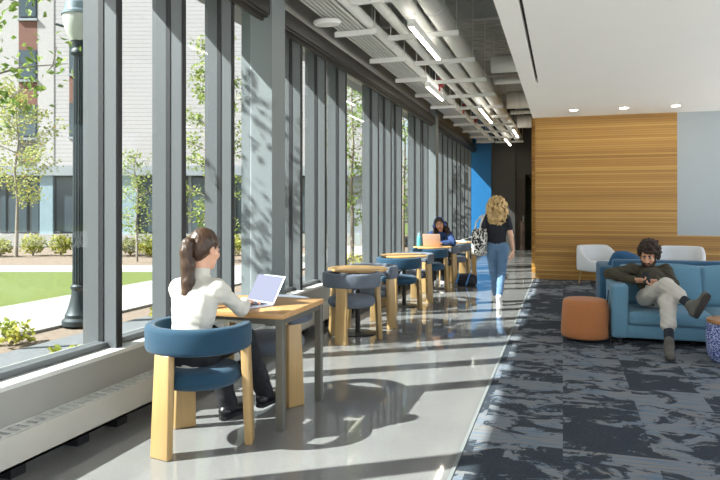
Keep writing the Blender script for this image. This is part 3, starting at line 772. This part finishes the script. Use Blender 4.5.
# ottoman, sofas, tub chairs, drum table
M_rust = mat('rust_orange_wool', '#a5683b', .9, 0, .09, 25, .3, 200, sheen=.1)
t = thing('ottoman', (.232, 7.42, .006), 0, 'round rust-orange ottoman on the carpet beside the sofa', 'ottoman')
obj('cushion', B().lathe([(.01, .03), (.235, .03), (.25, .05), (.252, .1), (.243, .3), (.235, .4), (.22, .428), (.19, .438), (.01, .442)], n=48), M_rust, t, 60)
obj('seam', B().lathe([(.2365, .387), (.2405, .391), (.2365, .395)], n=48), M_rust, t)
obj('base_disc', B().lathe([(.2, 0), (.22, .03)], n=32), M_black, t)
M_teal1 = mat('teal_sofa_weave', '#5a8297', .9, 0, .1, 40, .35, 260, sheen=.1)
M_navy = mat('dark_blue_sofa_weave', '#2c5672', .9, 0, .1, 40, .35, 260, sheen=.1)
def sofa(loc, rz, W, D, fab, arm_h, label, back_h=.76):
    t = thing('sofa', loc, rz, label, 'sofa'); w = W/2; aw = .165
    obj('base', B().rbox(-w+aw-.02, .015, .065, w-aw+.02, D-.02, .205, .02, 3), fab, t, 50)
    for s in (-1, 1):
        obj('arm', B().rbox(min(s*w, s*(w-aw)), 0, .06, max(s*w, s*(w-aw)), D, arm_h, .032, 4), fab, t, 50)
    obj('back', B().rbox(-w+aw-.02, D-.2, .2, w-aw+.02, D, back_h, .035, 4), fab, t, 50)
    iw = w-aw
    for s in (-1, 1):
        obj('seat_cushion', B().rbox(min(0, s*iw)+.003, -.005, .20, max(0, s*iw)-.003, D-.22, .34, .035, 4, None, 0, .022), fab, t, 60)
        M = Matrix.Translation((0, D-.3, .345)) @ Matrix.Rotation(math.radians(-9), 4, 'X')
        obj('back_cushion', B().rbox(min(0, s*iw)+.004, -.075, .0, max(0, s*iw)-.004, .085, .43, .045, 4, M, 0, .03), fab, t, 60)
        for y in (.07, D-.07): obj('foot', B().rbox(s*(w-.09)-.02, y-.02, 0, s*(w-.09)+.02, y+.02, .065, .004, 1), M_black, t)
    return t
sofa((1.445, 7.25, .006), 0, 1.92, .95, M_teal1, .615, 'teal sofa the man sits on')
sofa((1.40, 9.17, .006), PI, 1.96, .92, M_navy, .715, 'dark blue sofa standing back to back behind the teal sofa', .80)
t = tag(obj('throw_pillow', B().rbox(-.19, -.08, -.19, .19, .08, .19, .05, 4, None, 0, .05), mat('deep_blue_pillow', '#1d4a6c', .9, 0, .1, 40, .3, 200), None, 60), 'dark blue pillow propped in the corner of the dark blue sofa', 'pillow')
t.location = (.715, 8.66, .655); t.rotation_euler = (math.radians(12), math.radians(14), math.radians(40))
M_tub = mat('white_boucle', '#c9cccd', .9, 0, .05, 60, .4, 160)
def tub(loc, rz, label, proto=None):
    if proto:
        t = copy_tree(proto); t.location = loc; t.rotation_euler = (0, 0, rz); t['label'] = label; return t
    t = thing('tub_chair', loc, rz, label, 'armchair', 'white tub chairs by the oak wall')
    N = 40; path = []; sec_n = 16
    vs = []; fs = []
    for i in range(N+1):
        f = i/N; a = math.radians(-40+260*f)         # opening towards local -y
        c = math.cos(a); s_ = math.sin(a)
        R = .36; x = R*math.copysign(abs(c)**.8, c); y = R*math.copysign(abs(s_)**.8, s_)*.95
        back = max(0, min(1, (s_+.5)/1.1)); top = .45+.27*(back*back*(3-2*back))
        th = .04
        nrm = Vector((c, s_, 0)).normalized()
        for q in range(sec_n):
            u = 2*PI*q/sec_n; cu, su = math.cos(u), math.sin(u)
            r_ = th*math.copysign(abs(cu)**.5, cu); zz = (top+.26)/2+(top-.26)/2*math.copysign(abs(su)**.35, su)
            vs.append(Vector((x, y, zz))+nrm*r_)
    for i in range(N):
        for j in range(sec_n):
            k = (j+1) % sec_n; fs.append((i*sec_n+j, i*sec_n+k, (i+1)*sec_n+k, (i+1)*sec_n+j))
    fs.append(tuple(range(sec_n))); fs.append(tuple(N*sec_n+j for j in range(sec_n)))
    obj('shell', B().add(vs, fs), M_tub, t, 70)
    obj('seat_cushion', B().lathe([(.01, .25), (.3, .25), (.325, .28), (.325, .40), (.29, .43), (.01, .44)], n=36), M_tub, t, 70)
    for (x, y) in ((-.25, -.2), (.25, -.2), (-.23, .24), (.23, .24)):
        obj('leg', B().tube([(x, y, .27), (x*1.12, y*1.12, 0)], [.02, .012], 10), M_leg, t)
    return t
p = tub((.66, 12.78, .006), math.radians(38), 'white tub armchair left of the sofas by the oak wall')
tub((2.02, 12.85, .006), math.radians(-12), 'white tub armchair behind the sofa to the right of the man', p)
def m_weave():
    m = bpy.data.materials.new('blue_white_weave'); t = NT(m)
    tc = t.n('ShaderNodeTexCoord'); mp = t.n('ShaderNodeMapping', {'Vector': (tc, 'Object'), 'Scale': (55, 55, 120)})
    nz = t.n('ShaderNodeTexNoise', {'Vector': mp, 'Scale': 1.0, 'Detail': 1})
    rp = t.n('ShaderNodeValToRGB', {0: (nz, 0)}); e = rp.color_ramp.elements
    e[0].position = .46; e[0].color = c4(lin('#2c3c78')); e[1].position = .6; e[1].color = c4(lin('#a9b4d6'))
    t.out(t.n('ShaderNodeBsdfPrincipled', {'Base Color': (rp, 0), 'Roughness': .9})); return m
t = thing('drum_table', (1.50, 6.70, .006), 0, 'blue and white woven drum table with wooden top at the right edge', 'side table')
obj('drum', B().lathe([(.17, .0), (.2, .02), (.225, .08), (.235, .2), (.232, .34), (.225, .36), (.01, .36)], n=44), m_weave(), t, 60)
obj('tabletop', B().lathe([(.01, .36), (.226, .36), (.232, .372), (.228, .392), (.01, .394)], n=44), wood('walnut_tabletop', '#8f5f35', '#b07d4c', 0), t)
t = tag(obj('power_cord', B().tube([(.462, 7.36, .55), (.452, 7.38, .4), (.462, 7.33, .2), (.47, 7.26, .05), (.475, 7.18, .02), (.45, 7.1, .016)], .006, 6), M_black), 'thin black cord hanging down the side of the teal sofa by the ottoman', 'cord')
# ------------------------------------------------------------------ people
def V3(*a): return np.array(a, float)
def nz(v): v = np.array(v, float); return v/np.linalg.norm(v)
M_hairD = mat('dark_brown_hair', '#2c1f17', .85, 0, .35, 40, .3, 150)
def skin(name, col): return mat(name, col, .5, 0, .05, 8)
M_lip = mat('lip_skin', '#a8605a', .5); M_eye = mat('dark_eye', '#241a16', .25); M_ew = mat('eye_white', '#cfc8c0', .35)

def head(S, hc, f, u, h=.23):
    f = nz(f); u = nz(np.array(u)-f*np.dot(u, f)); r = np.cross(f, u); A = (r, f, u); q = h/.23
    P = lambda a, b, c: np.array(hc)+(r*a+f*b+u*c)*q
    E = lambda c, rad, k=.012, m=0, cut=False: S.ell(P(*c), np.array(rad)*q, A, k*q, m, cut)
    E((0, -.012, .022), (.073, .092, .095)); E((0, .032, -.045), (.055, .058, .074), .03); E((0, .062, -.098), (.024, .024, .02), .025)
    for s in (-1, 1):
        E((s*.031, .092, .008), (.017, .012, .011), .014, 0, True)
        E((s*.074, -.008, -.012), (.010, .019, .032), .006)
        E((s*.038, .058, -.03), (.026, .026, .022), .02)
    S.cone(P(0, .084, .012), P(0, .106, -.03), .008*q, .0135*q, .01)
    for s in (-1, 1):
        E((s*.012, .096, -.034), (.008, .009, .007), .006)
        E((s*.031, .078, .008), (.0125, .0105, .0072), .003, 2); E((s*.031, .0868, .008), (.0065, .005, .0065), .001, 3)
        E((s*.032, .086, .029), (.018, .008, .0042), .003, 3)
    E((0, .086, -.058), (.023, .010, .0055), .004, 1); E((0, .085, -.067), (.019, .010, .0065), .004, 1)
    return P, A
def hand(S, w, d, n, thumb, curl=.5, spread=.008):
    """w wrist, d finger direction, n palm normal, thumb = +1/-1 side along d x n"""
    d = nz(d); n = nz(np.array(n)-d*np.dot(n, d)); s = np.cross(d, n)*thumb; w = np.array(w)
    S.cone(w, w+d*.035, .024, .034, .012, (n, .55)); S.cone(w+d*.03, w+d*.078, .036, .038, .012, (n, .42))
    L = (.068, .078, .074, .058)
    for i in range(4):
        o = (1.5-i)*.019; b = w+d*.082+s*o; dirv = nz(d+s*o*spread*30); a = curl*.55; p = b; rad = .0092-.0006*(i == 3)
        for j, fr in enumerate((.45, .32, .25)):
            dd = dirv*math.cos(a)+n*math.sin(a); p2 = p+dd*L[i]*fr; S.cone(p, p2, rad, rad*.92, .003); p = p2; rad *= .92; a += curl
    b = w+d*.022+s*.026; p = b+d*.028+s*.022+n*.008; S.cone(b, p, .0135, .0115, .008); p2 = p+nz(d*.9+s*.15+n*(.2+curl*.4))*.03; S.cone(p, p2, .0112, .0095, .004)
def person(name, J, label, skm, sh=.105, thick=.7):
    t = thing(name, J['root'], 0, label, 'person')
    o = np.array(J['root'], float)
    for k, v in J.items():
        if k in ('root', 'f', 'u', 'bf', 'hd', 'hn', 'curl', 'h'): continue
        J[k] = [np.array(x, float)-o for x in v] if isinstance(v, list) else np.array(v, float)-o
    bf = nz(J['bf']); S = SDF(.0056)
    P, A = head(S, J['hc'], J['f'], J['u'], J.get('h', .23))
    f = nz(J['f'])
    S.cone(J['nb'], P(0, -.02, -.06), .05, .046, .025)
    fl = (bf, thick)
    S.cone(J['pel'], J['che'], sh, sh*1.1, .04, fl); S.cone(J['che'], J['nb']-V3(0, 0, .05), sh*1.05, .06, .05, fl)
    S.cone(J['sh'][0], J['sh'][1], .043, .043, .04)
    for i in (0, 1):
        S.limb([J['sh'][i], J['el'][i]], [.043, .035], .015); S.limb([J['el'][i], J['wr'][i]], [.035, .025], .01)
        hand(S, J['wr'][i], J['hd'][i], J['hn'][i], J['th'][i] if 'th' in J else (1 if i == 0 else -1), J['curl'][i])
        S.limb([J['hip'][i], J['kn'][i]], [.072, .05], .03); S.limb([J['kn'][i], J['an'][i]], [.048, .034], .02)
        S.limb([J['an'][i], J['toe'][i]*.7+J['an'][i]*.3], [.030, .02], .01)
    S.mesh('body', [skm, M_lip, M_ew, M_eye], t)
    return t, J, P, A
def top(t, J, m, sh=.115, thick=.72, sleeve=1.0, slr=(.054, .045, .034), hem=.02, noise=(.0035, 38), collar=True, name='shirt', cut=None):
    S = SDF(.0062); bf = nz(J['bf']); fl = (bf, thick)
    d = nz(J['che']-J['pel'])
    S.cone(J['pel']+d*hem, J['che'], sh, sh*1.12, .04, fl); S.cone(J['che'], J['nb']-V3(0, 0, .065), sh*1.1, .075, .06, fl)
    S.cone(J['sh'][0], J['sh'][1], .05, .05, .06)
    if collar: S.cone(J['nb']-V3(0, 0, .03), J['nb']+V3(0, 0, .012), .062, .058, .015)
    for i in (0, 1):
        e, w = J['el'][i], J['wr'][i]; s = J['sh'][i]
        if sleeve < 1: S.limb([s, s+(e-s)*sleeve], [slr[0], slr[1]*1.12], .03)
        else: S.limb([s, e], [slr[0], slr[1]], .055); S.limb([e, w+(w-e)*(sleeve-1)-(w-e)*.04], [slr[1], slr[2]], .02)
    if cut is not None: S.half(J['pel']+d*cut, -d)
    S.noise = noise
    return S.mesh(name, m, t)
def trousers(t, J, m, r=(.088, .064, .048), end=.92, pel=.12, thick=.75, noise=(.003, 34), name='trousers', waist=.06):
    S = SDF(.0062); bf = nz(J['bf']); d = nz(J['che']-J['pel'])
    S.cone(J['pel'], J['pel']+d*waist, pel, pel*.93, .04, (bf, thick))
    for i in (0, 1):
        a = J['kn'][i]+(J['an'][i]-J['kn'][i])*end
        S.cone(J['pel']*.5+J['hip'][i]*.5, J['hip'][i], pel*.8, r[0], .04); S.limb([J['hip'][i], J['kn'][i]], [r[0], r[1]], .025); S.limb([J['kn'][i], a], [r[1], r[2]], .03)
    S.noise = noise
    return S.mesh(name, m, t)
def shoe(t, an, toe, m, sole, up=.05, r=.04, high=0, updir=(0, 0, 1)):
    S = SDF(.005); d = nz(toe-an-np.array(updir)*np.dot(toe-an, updir)); u = np.array(updir, float)
    base = an+u*np.dot(toe-an, u)
    heel = base-d*.035
    S.cone(heel+u*.012, toe+d*.02+u*.002, r*.9, r*.82, .02, (u, .8)); S.cone(heel+u*.01, an+u*high, r*.95, r*.98, .025)
    S.limb([an, base*.35+toe*.65], [r*.98, r*.8], .02)
    o = S.mesh('shoe', m, t)
    s_ = np.cross(d, u); pts = []
    for (a, b) in ((-.075, .0), (-.06, .032), (0, .035), (.5, .036), (.8, .042), (1.02, .03), (1.12, 0)):
        pts.append((a, b))
    L = np.linalg.norm(toe-base)
    cx = lambda a: (a if a < 0 else a*L*1.25)
    ring = [(cx(a), b) for a, b in pts]+[(cx(a), -b) for a, b in pts[::-1][1:-1]]
    b = B(); n = len(ring)
    lo = [base+d*x+s_*y-u*.04 for x, y in ring]; hi = [base+d*x+s_*y-u*.014 for x, y in ring]
    b.add([Vector(v) for v in lo+hi], [tuple(range(n-1, -1, -1)), tuple(range(n, 2*n))]+[(j, (j+1) % n, n+(j+1) % n, n+j) for j in range(n)])
    obj('sole', b, sole, o, 40)
    return o

# --- seated woman in white, seen from behind
J = dict(root=(-2.14, 3.46, 0), pel=(-2.15, 3.43, .56), che=(-2.145, 3.485, .82), nb=(-2.135, 3.535, 1.005), hc=(-2.13, 3.58, 1.165), f=(.28, .93, -.2), u=(.0, .2, 1), bf=(.12, 1, 0),
    sh=[(-2.015, 3.535, .925), (-2.262, 3.505, .925)], el=[(-1.93, 3.68, .785), (-2.36, 3.70, .785)], wr=[(-2.02, 3.905, .795), (-2.20, 3.96, .795)],
    hd=[(-.25, 1, -.1), (.1, 1, -.1)], hn=[(0, 0, -1), (0, 0, -1)], curl=[.3, .3], th=[1, -1],
    hip=[(-2.05, 3.46, .555), (-2.24, 3.45, .555)], kn=[(-2.0, 3.86, .565), (-2.26, 3.86, .565)], an=[(-2.0, 4.16, .13), (-2.16, 3.93, .10)], toe=[(-1.98, 4.29, .075), (-2.14, 4.06, .045)])
t, J, P, A = person('person', J, 'woman with a brown ponytail in a white sweater typing at the near table', skin('light_skin', '#d9a88c'))
top(t, J, mat('white_knit', '#cbc8be', .9, 0, .04, 20, .3, 160), .119, .76, 1.0, (.049, .046, .034), -.02, (.0035, 36), name='sweater')
M_blk = mat('black_trouser_cloth', '#1b1c20', .8, 0, .1)
trousers(t, J, M_blk, (.082, .068, .062), 1.0, .125, .8)
for i in (0, 1): shoe(t, J['an'][i], J['toe'][i], mat('black_leather', '#17181a', .4), mat('black_sole', '#101113', .7))
M_hairB = mat('chestnut_hair', '#3f2a1a', .42, 0, .5, 26, .5, 120, stretch=(1, 1, .25))
S = SDF(.0055); S.ell(P(0, -.02, .034), (.083, .098, .098), A, .01); S.ell(P(0, -.06, -.02), (.066, .055, .07), A, .03)
S.half(P(0, .055, .03), A[1]*.72+A[2]*-.69)
S.noise = (.0018, 150, (1, 1, .3))
S.mesh('hair', M_hairB, t)
S = SDF(.0055)
ch = [P(-.0, -.10, .03), P(-.004, -.138, .012), P(-.004, -.142, -.04), P(.0, -.122, -.12), P(.004, -.108, -.22), P(.004, -.105, -.29), P(.004, -.10, -.335)]
S.limb(ch, [.026, .032, .036, .04, .038, .027, .008], .02)
for k in range(8):
    a = k*.8; off = (A[0]*math.cos(a)+A[1]*math.sin(a))*.024
    S.limb([c+off*(1 if i not in (0, 6) else .3) for i, c in enumerate(ch)], [.008, .012, .013, .013, .012, .009, .004], .006)
S.noise = (.002, 130, (1, 1, .25))
S.mesh('ponytail', M_hairB, t)
obj('hair_tie', B().lathe([(.026, -.008), (.031, 0), (.026, .008)], n=20), mat('silver_hair_tie', '#b9b4b0', .4), t).matrix_local = Matrix.Translation(P(-.001, -.108, .028)) @ Vector(A[1]).to_track_quat('Z', 'Y').to_matrix().to_4x4()

# --- woman with headphones
J = dict(root=(-2.16, 11.9, 0), pel=(-2.15, 12.0, .56), che=(-2.15, 11.90, .83), nb=(-2.15, 11.83, .98), hc=(-2.15, 11.765, 1.12), f=(.12, -.95, -.16), u=(-.22, -.1, 1), bf=(0, -1, -.1),
    sh=[(-2.31, 11.85, .925), (-1.99, 11.85, .925)], el=[(-2.42, 11.60, .80), (-1.88, 11.60, .80)], wr=[(-2.26, 11.53, .79), (-2.07, 11.53, .79)],
    hd=[(.35, -1, -.05), (-.35, -1, -.05)], hn=[(0, 0, -1), (0, 0, -1)], curl=[.3, .3], th=[1, -1],
    hip=[(-2.24, 11.96, .555), (-2.06, 11.96, .555)], kn=[(-2.27, 11.55, .56), (-2.03, 11.55, .56)], an=[(-2.24, 11.66, .10), (-2.06, 11.62, .10)], toe=[(-2.25, 11.52, .045), (-2.05, 11.48, .045)])
t, J, P, A = person('person', J, 'woman with blue headphones sitting behind a beige laptop', skin('tan_skin', '#b98362'))
top(t, J, mat('royal_blue_jacket', '#1b3763', .7, 0, .1, 10), .125, .8, 1.0, (.066, .058, .044), -.02, (.005, 30), name='jacket')
trousers(t, J, M_blk, (.085, .066, .052), .92, .125, .8)
for i in (0, 1): shoe(t, J['an'][i], J['toe'][i], mat('white_sneaker', '#dcdad6', .6), mat('white_sneaker_sole', '#e8e6e0', .7))
S = SDF(.006); S.ell(P(0, -.018, .036), (.084, .10, .098), A, .01)
S.half(P(0, .062, .06), A[1]*.8+A[2]*-.6)
S.mesh('hair', M_hairD, t)
S = SDF(.006)
for s in (-1, 1):
    S.limb([P(s*.06, -.03, .07), P(s*.092, -.03, -.02), P(s*.105, -.02, -.12), P(s*.12, .02, -.22), P(s*.125, .04, -.30)], [.03, .04, .042, .04, .018], .03)
S.limb([P(0, -.09, .02), P(0, -.10, -.1), P(0, -.1, -.22)], [.05, .08, .06], .04)
S.noise = (.004, 70, (1, 1, .3)); S.mesh('long_hair', M_hairD, t)
M_hp = mat('blue_headphone_plastic', '#2b4f9a', .35)
hp = B(); pts = [P(.098*math.cos(a), -.01, -.01+.145*math.sin(a)) for a in np.linspace(0, PI, 17)]
hp.tube([Vector(q) for q in pts], .009, 8); o = obj('headphones', hp, M_hp, t)
for s in (-1, 1): obj('ear_cushion', B().tube([Vector(P(s*.085, -.01, -.015)), Vector(P(s*.118, -.01, -.015))], [.04, .034], 18), M_hp, o)

# --- woman walking away
J = dict(root=(-.93, 9.77, 0), pel=(-.93, 9.77, .88), che=(-.93, 9.78, 1.13), nb=(-.93, 9.785, 1.31), hc=(-.925, 9.80, 1.455), f=(0.05, 1, -.05), u=(0, 0, 1), bf=(0, 1, 0),
    sh=[(-.79, 9.775, 1.265), (-1.07, 9.775, 1.265)], el=[(-.725, 9.75, 1.02), (-1.155, 9.72, 1.03)], wr=[(-.70, 9.82, .80), (-1.17, 9.83, .83)],
    hd=[(-.05, .25, -1), (.0, .3, -1)], hn=[(-1, 0, 0), (1, 0, 0)], curl=[.45, .7], th=[-1, 1],
    hip=[(-.845, 9.77, .83), (-1.015, 9.77, .83)], kn=[(-.865, 9.83, .46), (-.99, 9.92, .46)], an=[(-.885, 9.62, .13), (-.965, 10.0, .085)], toe=[(-.885, 9.74, .045), (-.965, 10.14, .045)])
t, J, P, A = person('person', J, 'woman with curly blonde hair walking away in a black t-shirt and jeans', skin('fair_skin', '#dcae92'), .095)
top(t, J, mat('black_cotton', '#1a1d26', .9, 0, .1), .122, .76, .55, (.054, .05, .04), -.05, (.003, 34), name='t_shirt', cut=.0)
M_den = mat('blue_denim', '#5f7d9c', .9, 0, .22, 5, .3, 300)
trousers(t, J, M_den, (.088, .06, .046), .90, .112, .82, (.0028, 40), name='jeans')
for i in (0, 1): shoe(t, J['an'][i], J['toe'][i], mat('white_sneaker', '#dcdad6', .6), mat('white_sneaker_sole', '#e8e6e0', .7), updir=((0, -.42, .9) if i == 0 else (0, 0, 1)))
M_blond = mat('blonde_hair', '#b89a68', .5, 0, .45, 45, .5, 150)
rng = random.Random(2); S = SDF(.0062)
S.ell(P(0, -.02, .03), (.10, .105, .10), A, .01)
for k in range(330):
    z = rng.uniform(-.27, .135); a = rng.uniform(0, 2*PI)
    w = .105+.04*math.sin(min(1, max(0, (.13-z)/.3))*PI*.75) if z > -.2 else .115-.4*(-.2-z)
    if z > .03: w *= math.sqrt(max(.05, 1-((z-.03)/.11)**2))
    y = math.sin(a)*w*.85-.03
    if y > .05 and z < .07: continue
    if y > .0 and z < -.05: y = -.03-abs(y)*.5
    c = P(math.cos(a)*w, y, z); rr = rng.uniform(.012, .022)
    S.cone(c, c+np.array([rng.uniform(-.02, .02), rng.uniform(-.02, .02), -rng.uniform(.015, .04)]), rr, rr*.7, .006)
S.ell(P(0, -.07, -.12), (.115, .05, .13), A, .02)
S.noise = (.004, 110); S.mesh('hair', M_blond, t)

# tote bag on her shoulder
def m_tote():
    m = bpy.data.materials.new('black_white_print'); t = NT(m)
    tc = t.n('ShaderNodeTexCoord'); mp = t.n('ShaderNodeMapping', {'Vector': (tc, 'Object'), 'Scale': (8, 8, 8), 'Rotation': (.3, .6, .4)})
    vo = t.n('ShaderNodeTexNoise', {'Vector': mp, 'Scale': 1.6, 'Detail': 1.0, 'Distortion': 2.5})
    rp = t.n('ShaderNodeValToRGB', {0: (vo, 0)}); rp.color_ramp.interpolation = 'CONSTANT'
    e = rp.color_ramp.elements; e[0].color = c4(lin('#1b1b1d')); e[1].position = .5; e[1].color = c4(lin('#d5d2c8'))
    t.out(t.n('ShaderNodeBsdfPrincipled', {'Base Color': (rp, 0), 'Roughness': .85})); return m
t = thing('tote_bag', (-1.165, 9.66, .93), math.radians(58), 'black and white patterned tote bag on the walking woman\'s left shoulder', 'bag')
obj('pouch', B().rbox(-.14, -.05, -.19, .14, .05, .17, .03, 3, None, 0, .03), m_tote(), t, 60)
for y in (-.045, .045):
    obj('strap', B().tube([(-.07, y, .15), (-.03, y, .28), (.05, y*.7, .36), (.10, y*.4+.02, .385), (.12, y+.02, .3), (.08, y, .15)], .011, 8), mat('cream_strap', '#cfcabd', .8), t)
# backpack on the floor
t = thing('backpack', (-1.72, 12.05, 0), math.radians(10), 'dark backpack with blue straps lying on the floor beside the woman with headphones', 'backpack')
M_bp = mat('navy_black_nylon', '#1d222c', .7, 0, .15, 10)
obj('main_pocket', B().rbox(-.2, -.15, .005, .2, .15, .19, .06, 4, None, 0, .02), M_bp, t, 60)
obj('front_pocket', B().rbox(-.15, -.2, .01, .16, -.12, .13, .035, 3), M_bp, t, 60)
M_bs = mat('blue_strap_webbing', '#3f7fb8', .7)
for x in (-.1, .09): obj('strap', B().tube([(x, -.06, .19), (x-.02, -.15, .22), (x-.05, -.22, .13), (x-.09, -.25, .02)], .014, 8), M_bs, t)
obj('top_handle', B().tube([(-.2, -.03, .11), (-.25, -.02, .15), (-.25, .03, .15), (-.2, .04, .11)], .009, 8), M_bs, t)

# --- man on the sofa
J = dict(root=(.92, 7.5, .006), pel=(.93, 7.50, .485), che=(.92, 7.74, .635), nb=(.91, 7.86, .785), hc=(.905, 7.80, .905), f=(-.30, -.82, -.5), u=(-.08, -.35, .93), bf=(0, -.62, .78),
    sh=[(.74, 7.86, .73), (1.085, 7.86, .73)], el=[(.49, 7.64, .695), (1.12, 7.6, .60)], wr=[(.715, 7.42, .655), (.945, 7.41, .645)],
    hd=[(1, -.35, .05), (-1, -.35, .1)], hn=[(.2, .6, .6), (-.2, .6, .6)], curl=[.75, .75], th=[-1, 1],
    hip=[(.84, 7.47, .47), (1.03, 7.47, .47)], kn=[(.985, 7.09, .645), (.985, 7.0, .49)], an=[(1.17, 6.86, .485), (.96, 6.74, .11)], toe=[(1.28, 6.80, .60), (.95, 6.58, .05)], h=[])
J['h'] = .235
t, J, P, A = person('person', J, 'bearded man in an olive shirt on the sofa with one leg crossed', skin('warm_skin', '#c99678'))
M_olive = mat('olive_brown_corduroy', '#3a3526', .9, 0, .12, 30, .3, 200)
top(t, J, M_olive, .128, .78, 1.0, (.066, .058, .044), .0, (.005, 34), name='shirt')
M_stone = mat('light_stone_cotton', '#b4afa6', .9, 0, .06, 12, .2, 200)
trousers(t, J, M_stone, (.088, .076, .07), .52, .125, .85, (.005, 30))
M_sock = mat('charcoal_navy_sock', '#20242d', .9)
S = SDF(.006); 
for i in (0, 1): S.limb([J['kn'][i]+(J['an'][i]-J['kn'][i])*.5, J['an'][i]], [.046, .042], .01)
S.mesh('socks', M_sock, t)
M_boot = mat('grey_suede', '#5a5750', .8, 0, .1); M_bsole = mat('dark_boot_sole', '#2a2927', .7)
ud = nz(J['kn'][0]-J['an'][0])
fo = nz(np.array((.45, -.45, .75))-ud*np.dot((.45, -.45, .75), ud))
J['toe'][0] = J['an'][0]-ud*.065+fo*.15
shoe(t, J['an'][0], J['toe'][0], M_boot, M_bsole, r=.046, high=.02, updir=ud)
shoe(t, J['an'][1], J['toe'][1], M_boot, M_bsole, r=.046, high=.05)
rng = random.Random(8); S = SDF(.0058); S.ell(P(0, -.03, .045), (.088, .10, .09), A, .01)
for k in range(240):
    a = rng.uniform(0, 2*PI); e = rng.uniform(-.75, 1.5); ce = math.cos(e)
    x, y, z = .098*math.cos(a)*ce, .108*math.sin(a)*ce-.025, .105*math.sin(e)+.038
    if y > .025 and z < .075: continue
    if y > -.02 and z < .0: x *= 1.12
    c = P(x, y, z); rr = rng.uniform(.014, .026)
    S.cone(c, c+np.array([rng.uniform(-.02, .02), rng.uniform(-.02, .02), rng.uniform(-.02, .02)]), rr, rr*.8, .006)
S.noise = (.003, 110); S.mesh('hair', M_hairD, t)
S = SDF(.005)
for s in (-1, 1): S.limb([P(s*.064, .012, -.03), P(s*.058, .03, -.07), P(s*.036, .066, -.098), P(0, .08, -.108)], [.010, .018, .023, .026], .012)
S.limb([P(-.03, .088, -.062), P(-.014, .099, -.046), P(.014, .099, -.046), P(.03, .088, -.062)], [.007, .008, .008, .007], .004)
S.noise = (.0025, 160); S.mesh('beard', M_hairD, t)
t = thing('phone', (.83, 7.335, .70), 0, 'black phone held in the hands of the man on the sofa', 'phone')
R = Matrix.Rotation(math.radians(-35), 4, 'X')
obj('case', B().rbox(-.036, -.005, -.07, .036, .004, .07, .004, 2, R), M_black, t)
obj('screen', B().box(-.032, .0035, -.065, .032, .0048, .065, 0, R), mat('dark_laptop_screen', '#20242c', .2), t, 0)
# ------------------------------------------------------------------ camera, light
cam = bpy.data.cameras.new('camera'); co = bpy.data.objects.new('camera', cam); COL.objects.link(co)
co.location = (0, 0, 1.42); co.rotation_euler = (PI/2, 0, math.radians(17.33))
cam.sensor_width = 36; cam.lens = 32.5; cam.shift_y = -32/720; cam.clip_end = 300
SC.camera = co
sun = bpy.data.lights.new('sun', 'SUN'); sun.energy = 6; sun.angle = math.radians(.6); sun.color = (1, .98, .955)
so = bpy.data.objects.new('sun', sun); COL.objects.link(so)
el = math.radians(43); d = Vector((.838*math.cos(el), .545*math.cos(el), -math.sin(el)))
so.rotation_euler = d.to_track_quat('-Z', 'Y').to_euler(); so.location = (-20, -14, 20)
w = bpy.data.worlds.new('sky'); SC.world = w; t = NT(w)
t.t.nodes.clear()
sky = t.n('ShaderNodeTexSky', sky_type='NISHITA', sun_disc=False, sun_elevation=el, sun_rotation=math.atan2(-.838, -.545), altitude=0, dust_density=2.0)
hs = t.n('ShaderNodeHueSaturation', {'Saturation': .55, 'Color': sky})
bg = t.n('ShaderNodeBackground', {'Color': hs, 'Strength': .1})
o = t.t.nodes.new('ShaderNodeOutputWorld'); t.t.links.new(bg.outputs[0], o.inputs[0])
SC.view_settings.view_transform = 'Standard'; SC.view_settings.look = 'None'
SC.view_settings.gamma = 1; SC.view_settings.use_curve_mapping = False
SC.view_settings.exposure = 2.3
SC.cycles.max_bounces = 10; SC.cycles.diffuse_bounces = 6; SC.cycles.transparent_max_bounces = 16
SC.cycles.sample_clamp_indirect = 6; SC.cycles.caustics_reflective = True; SC.cycles.caustics_refractive = False
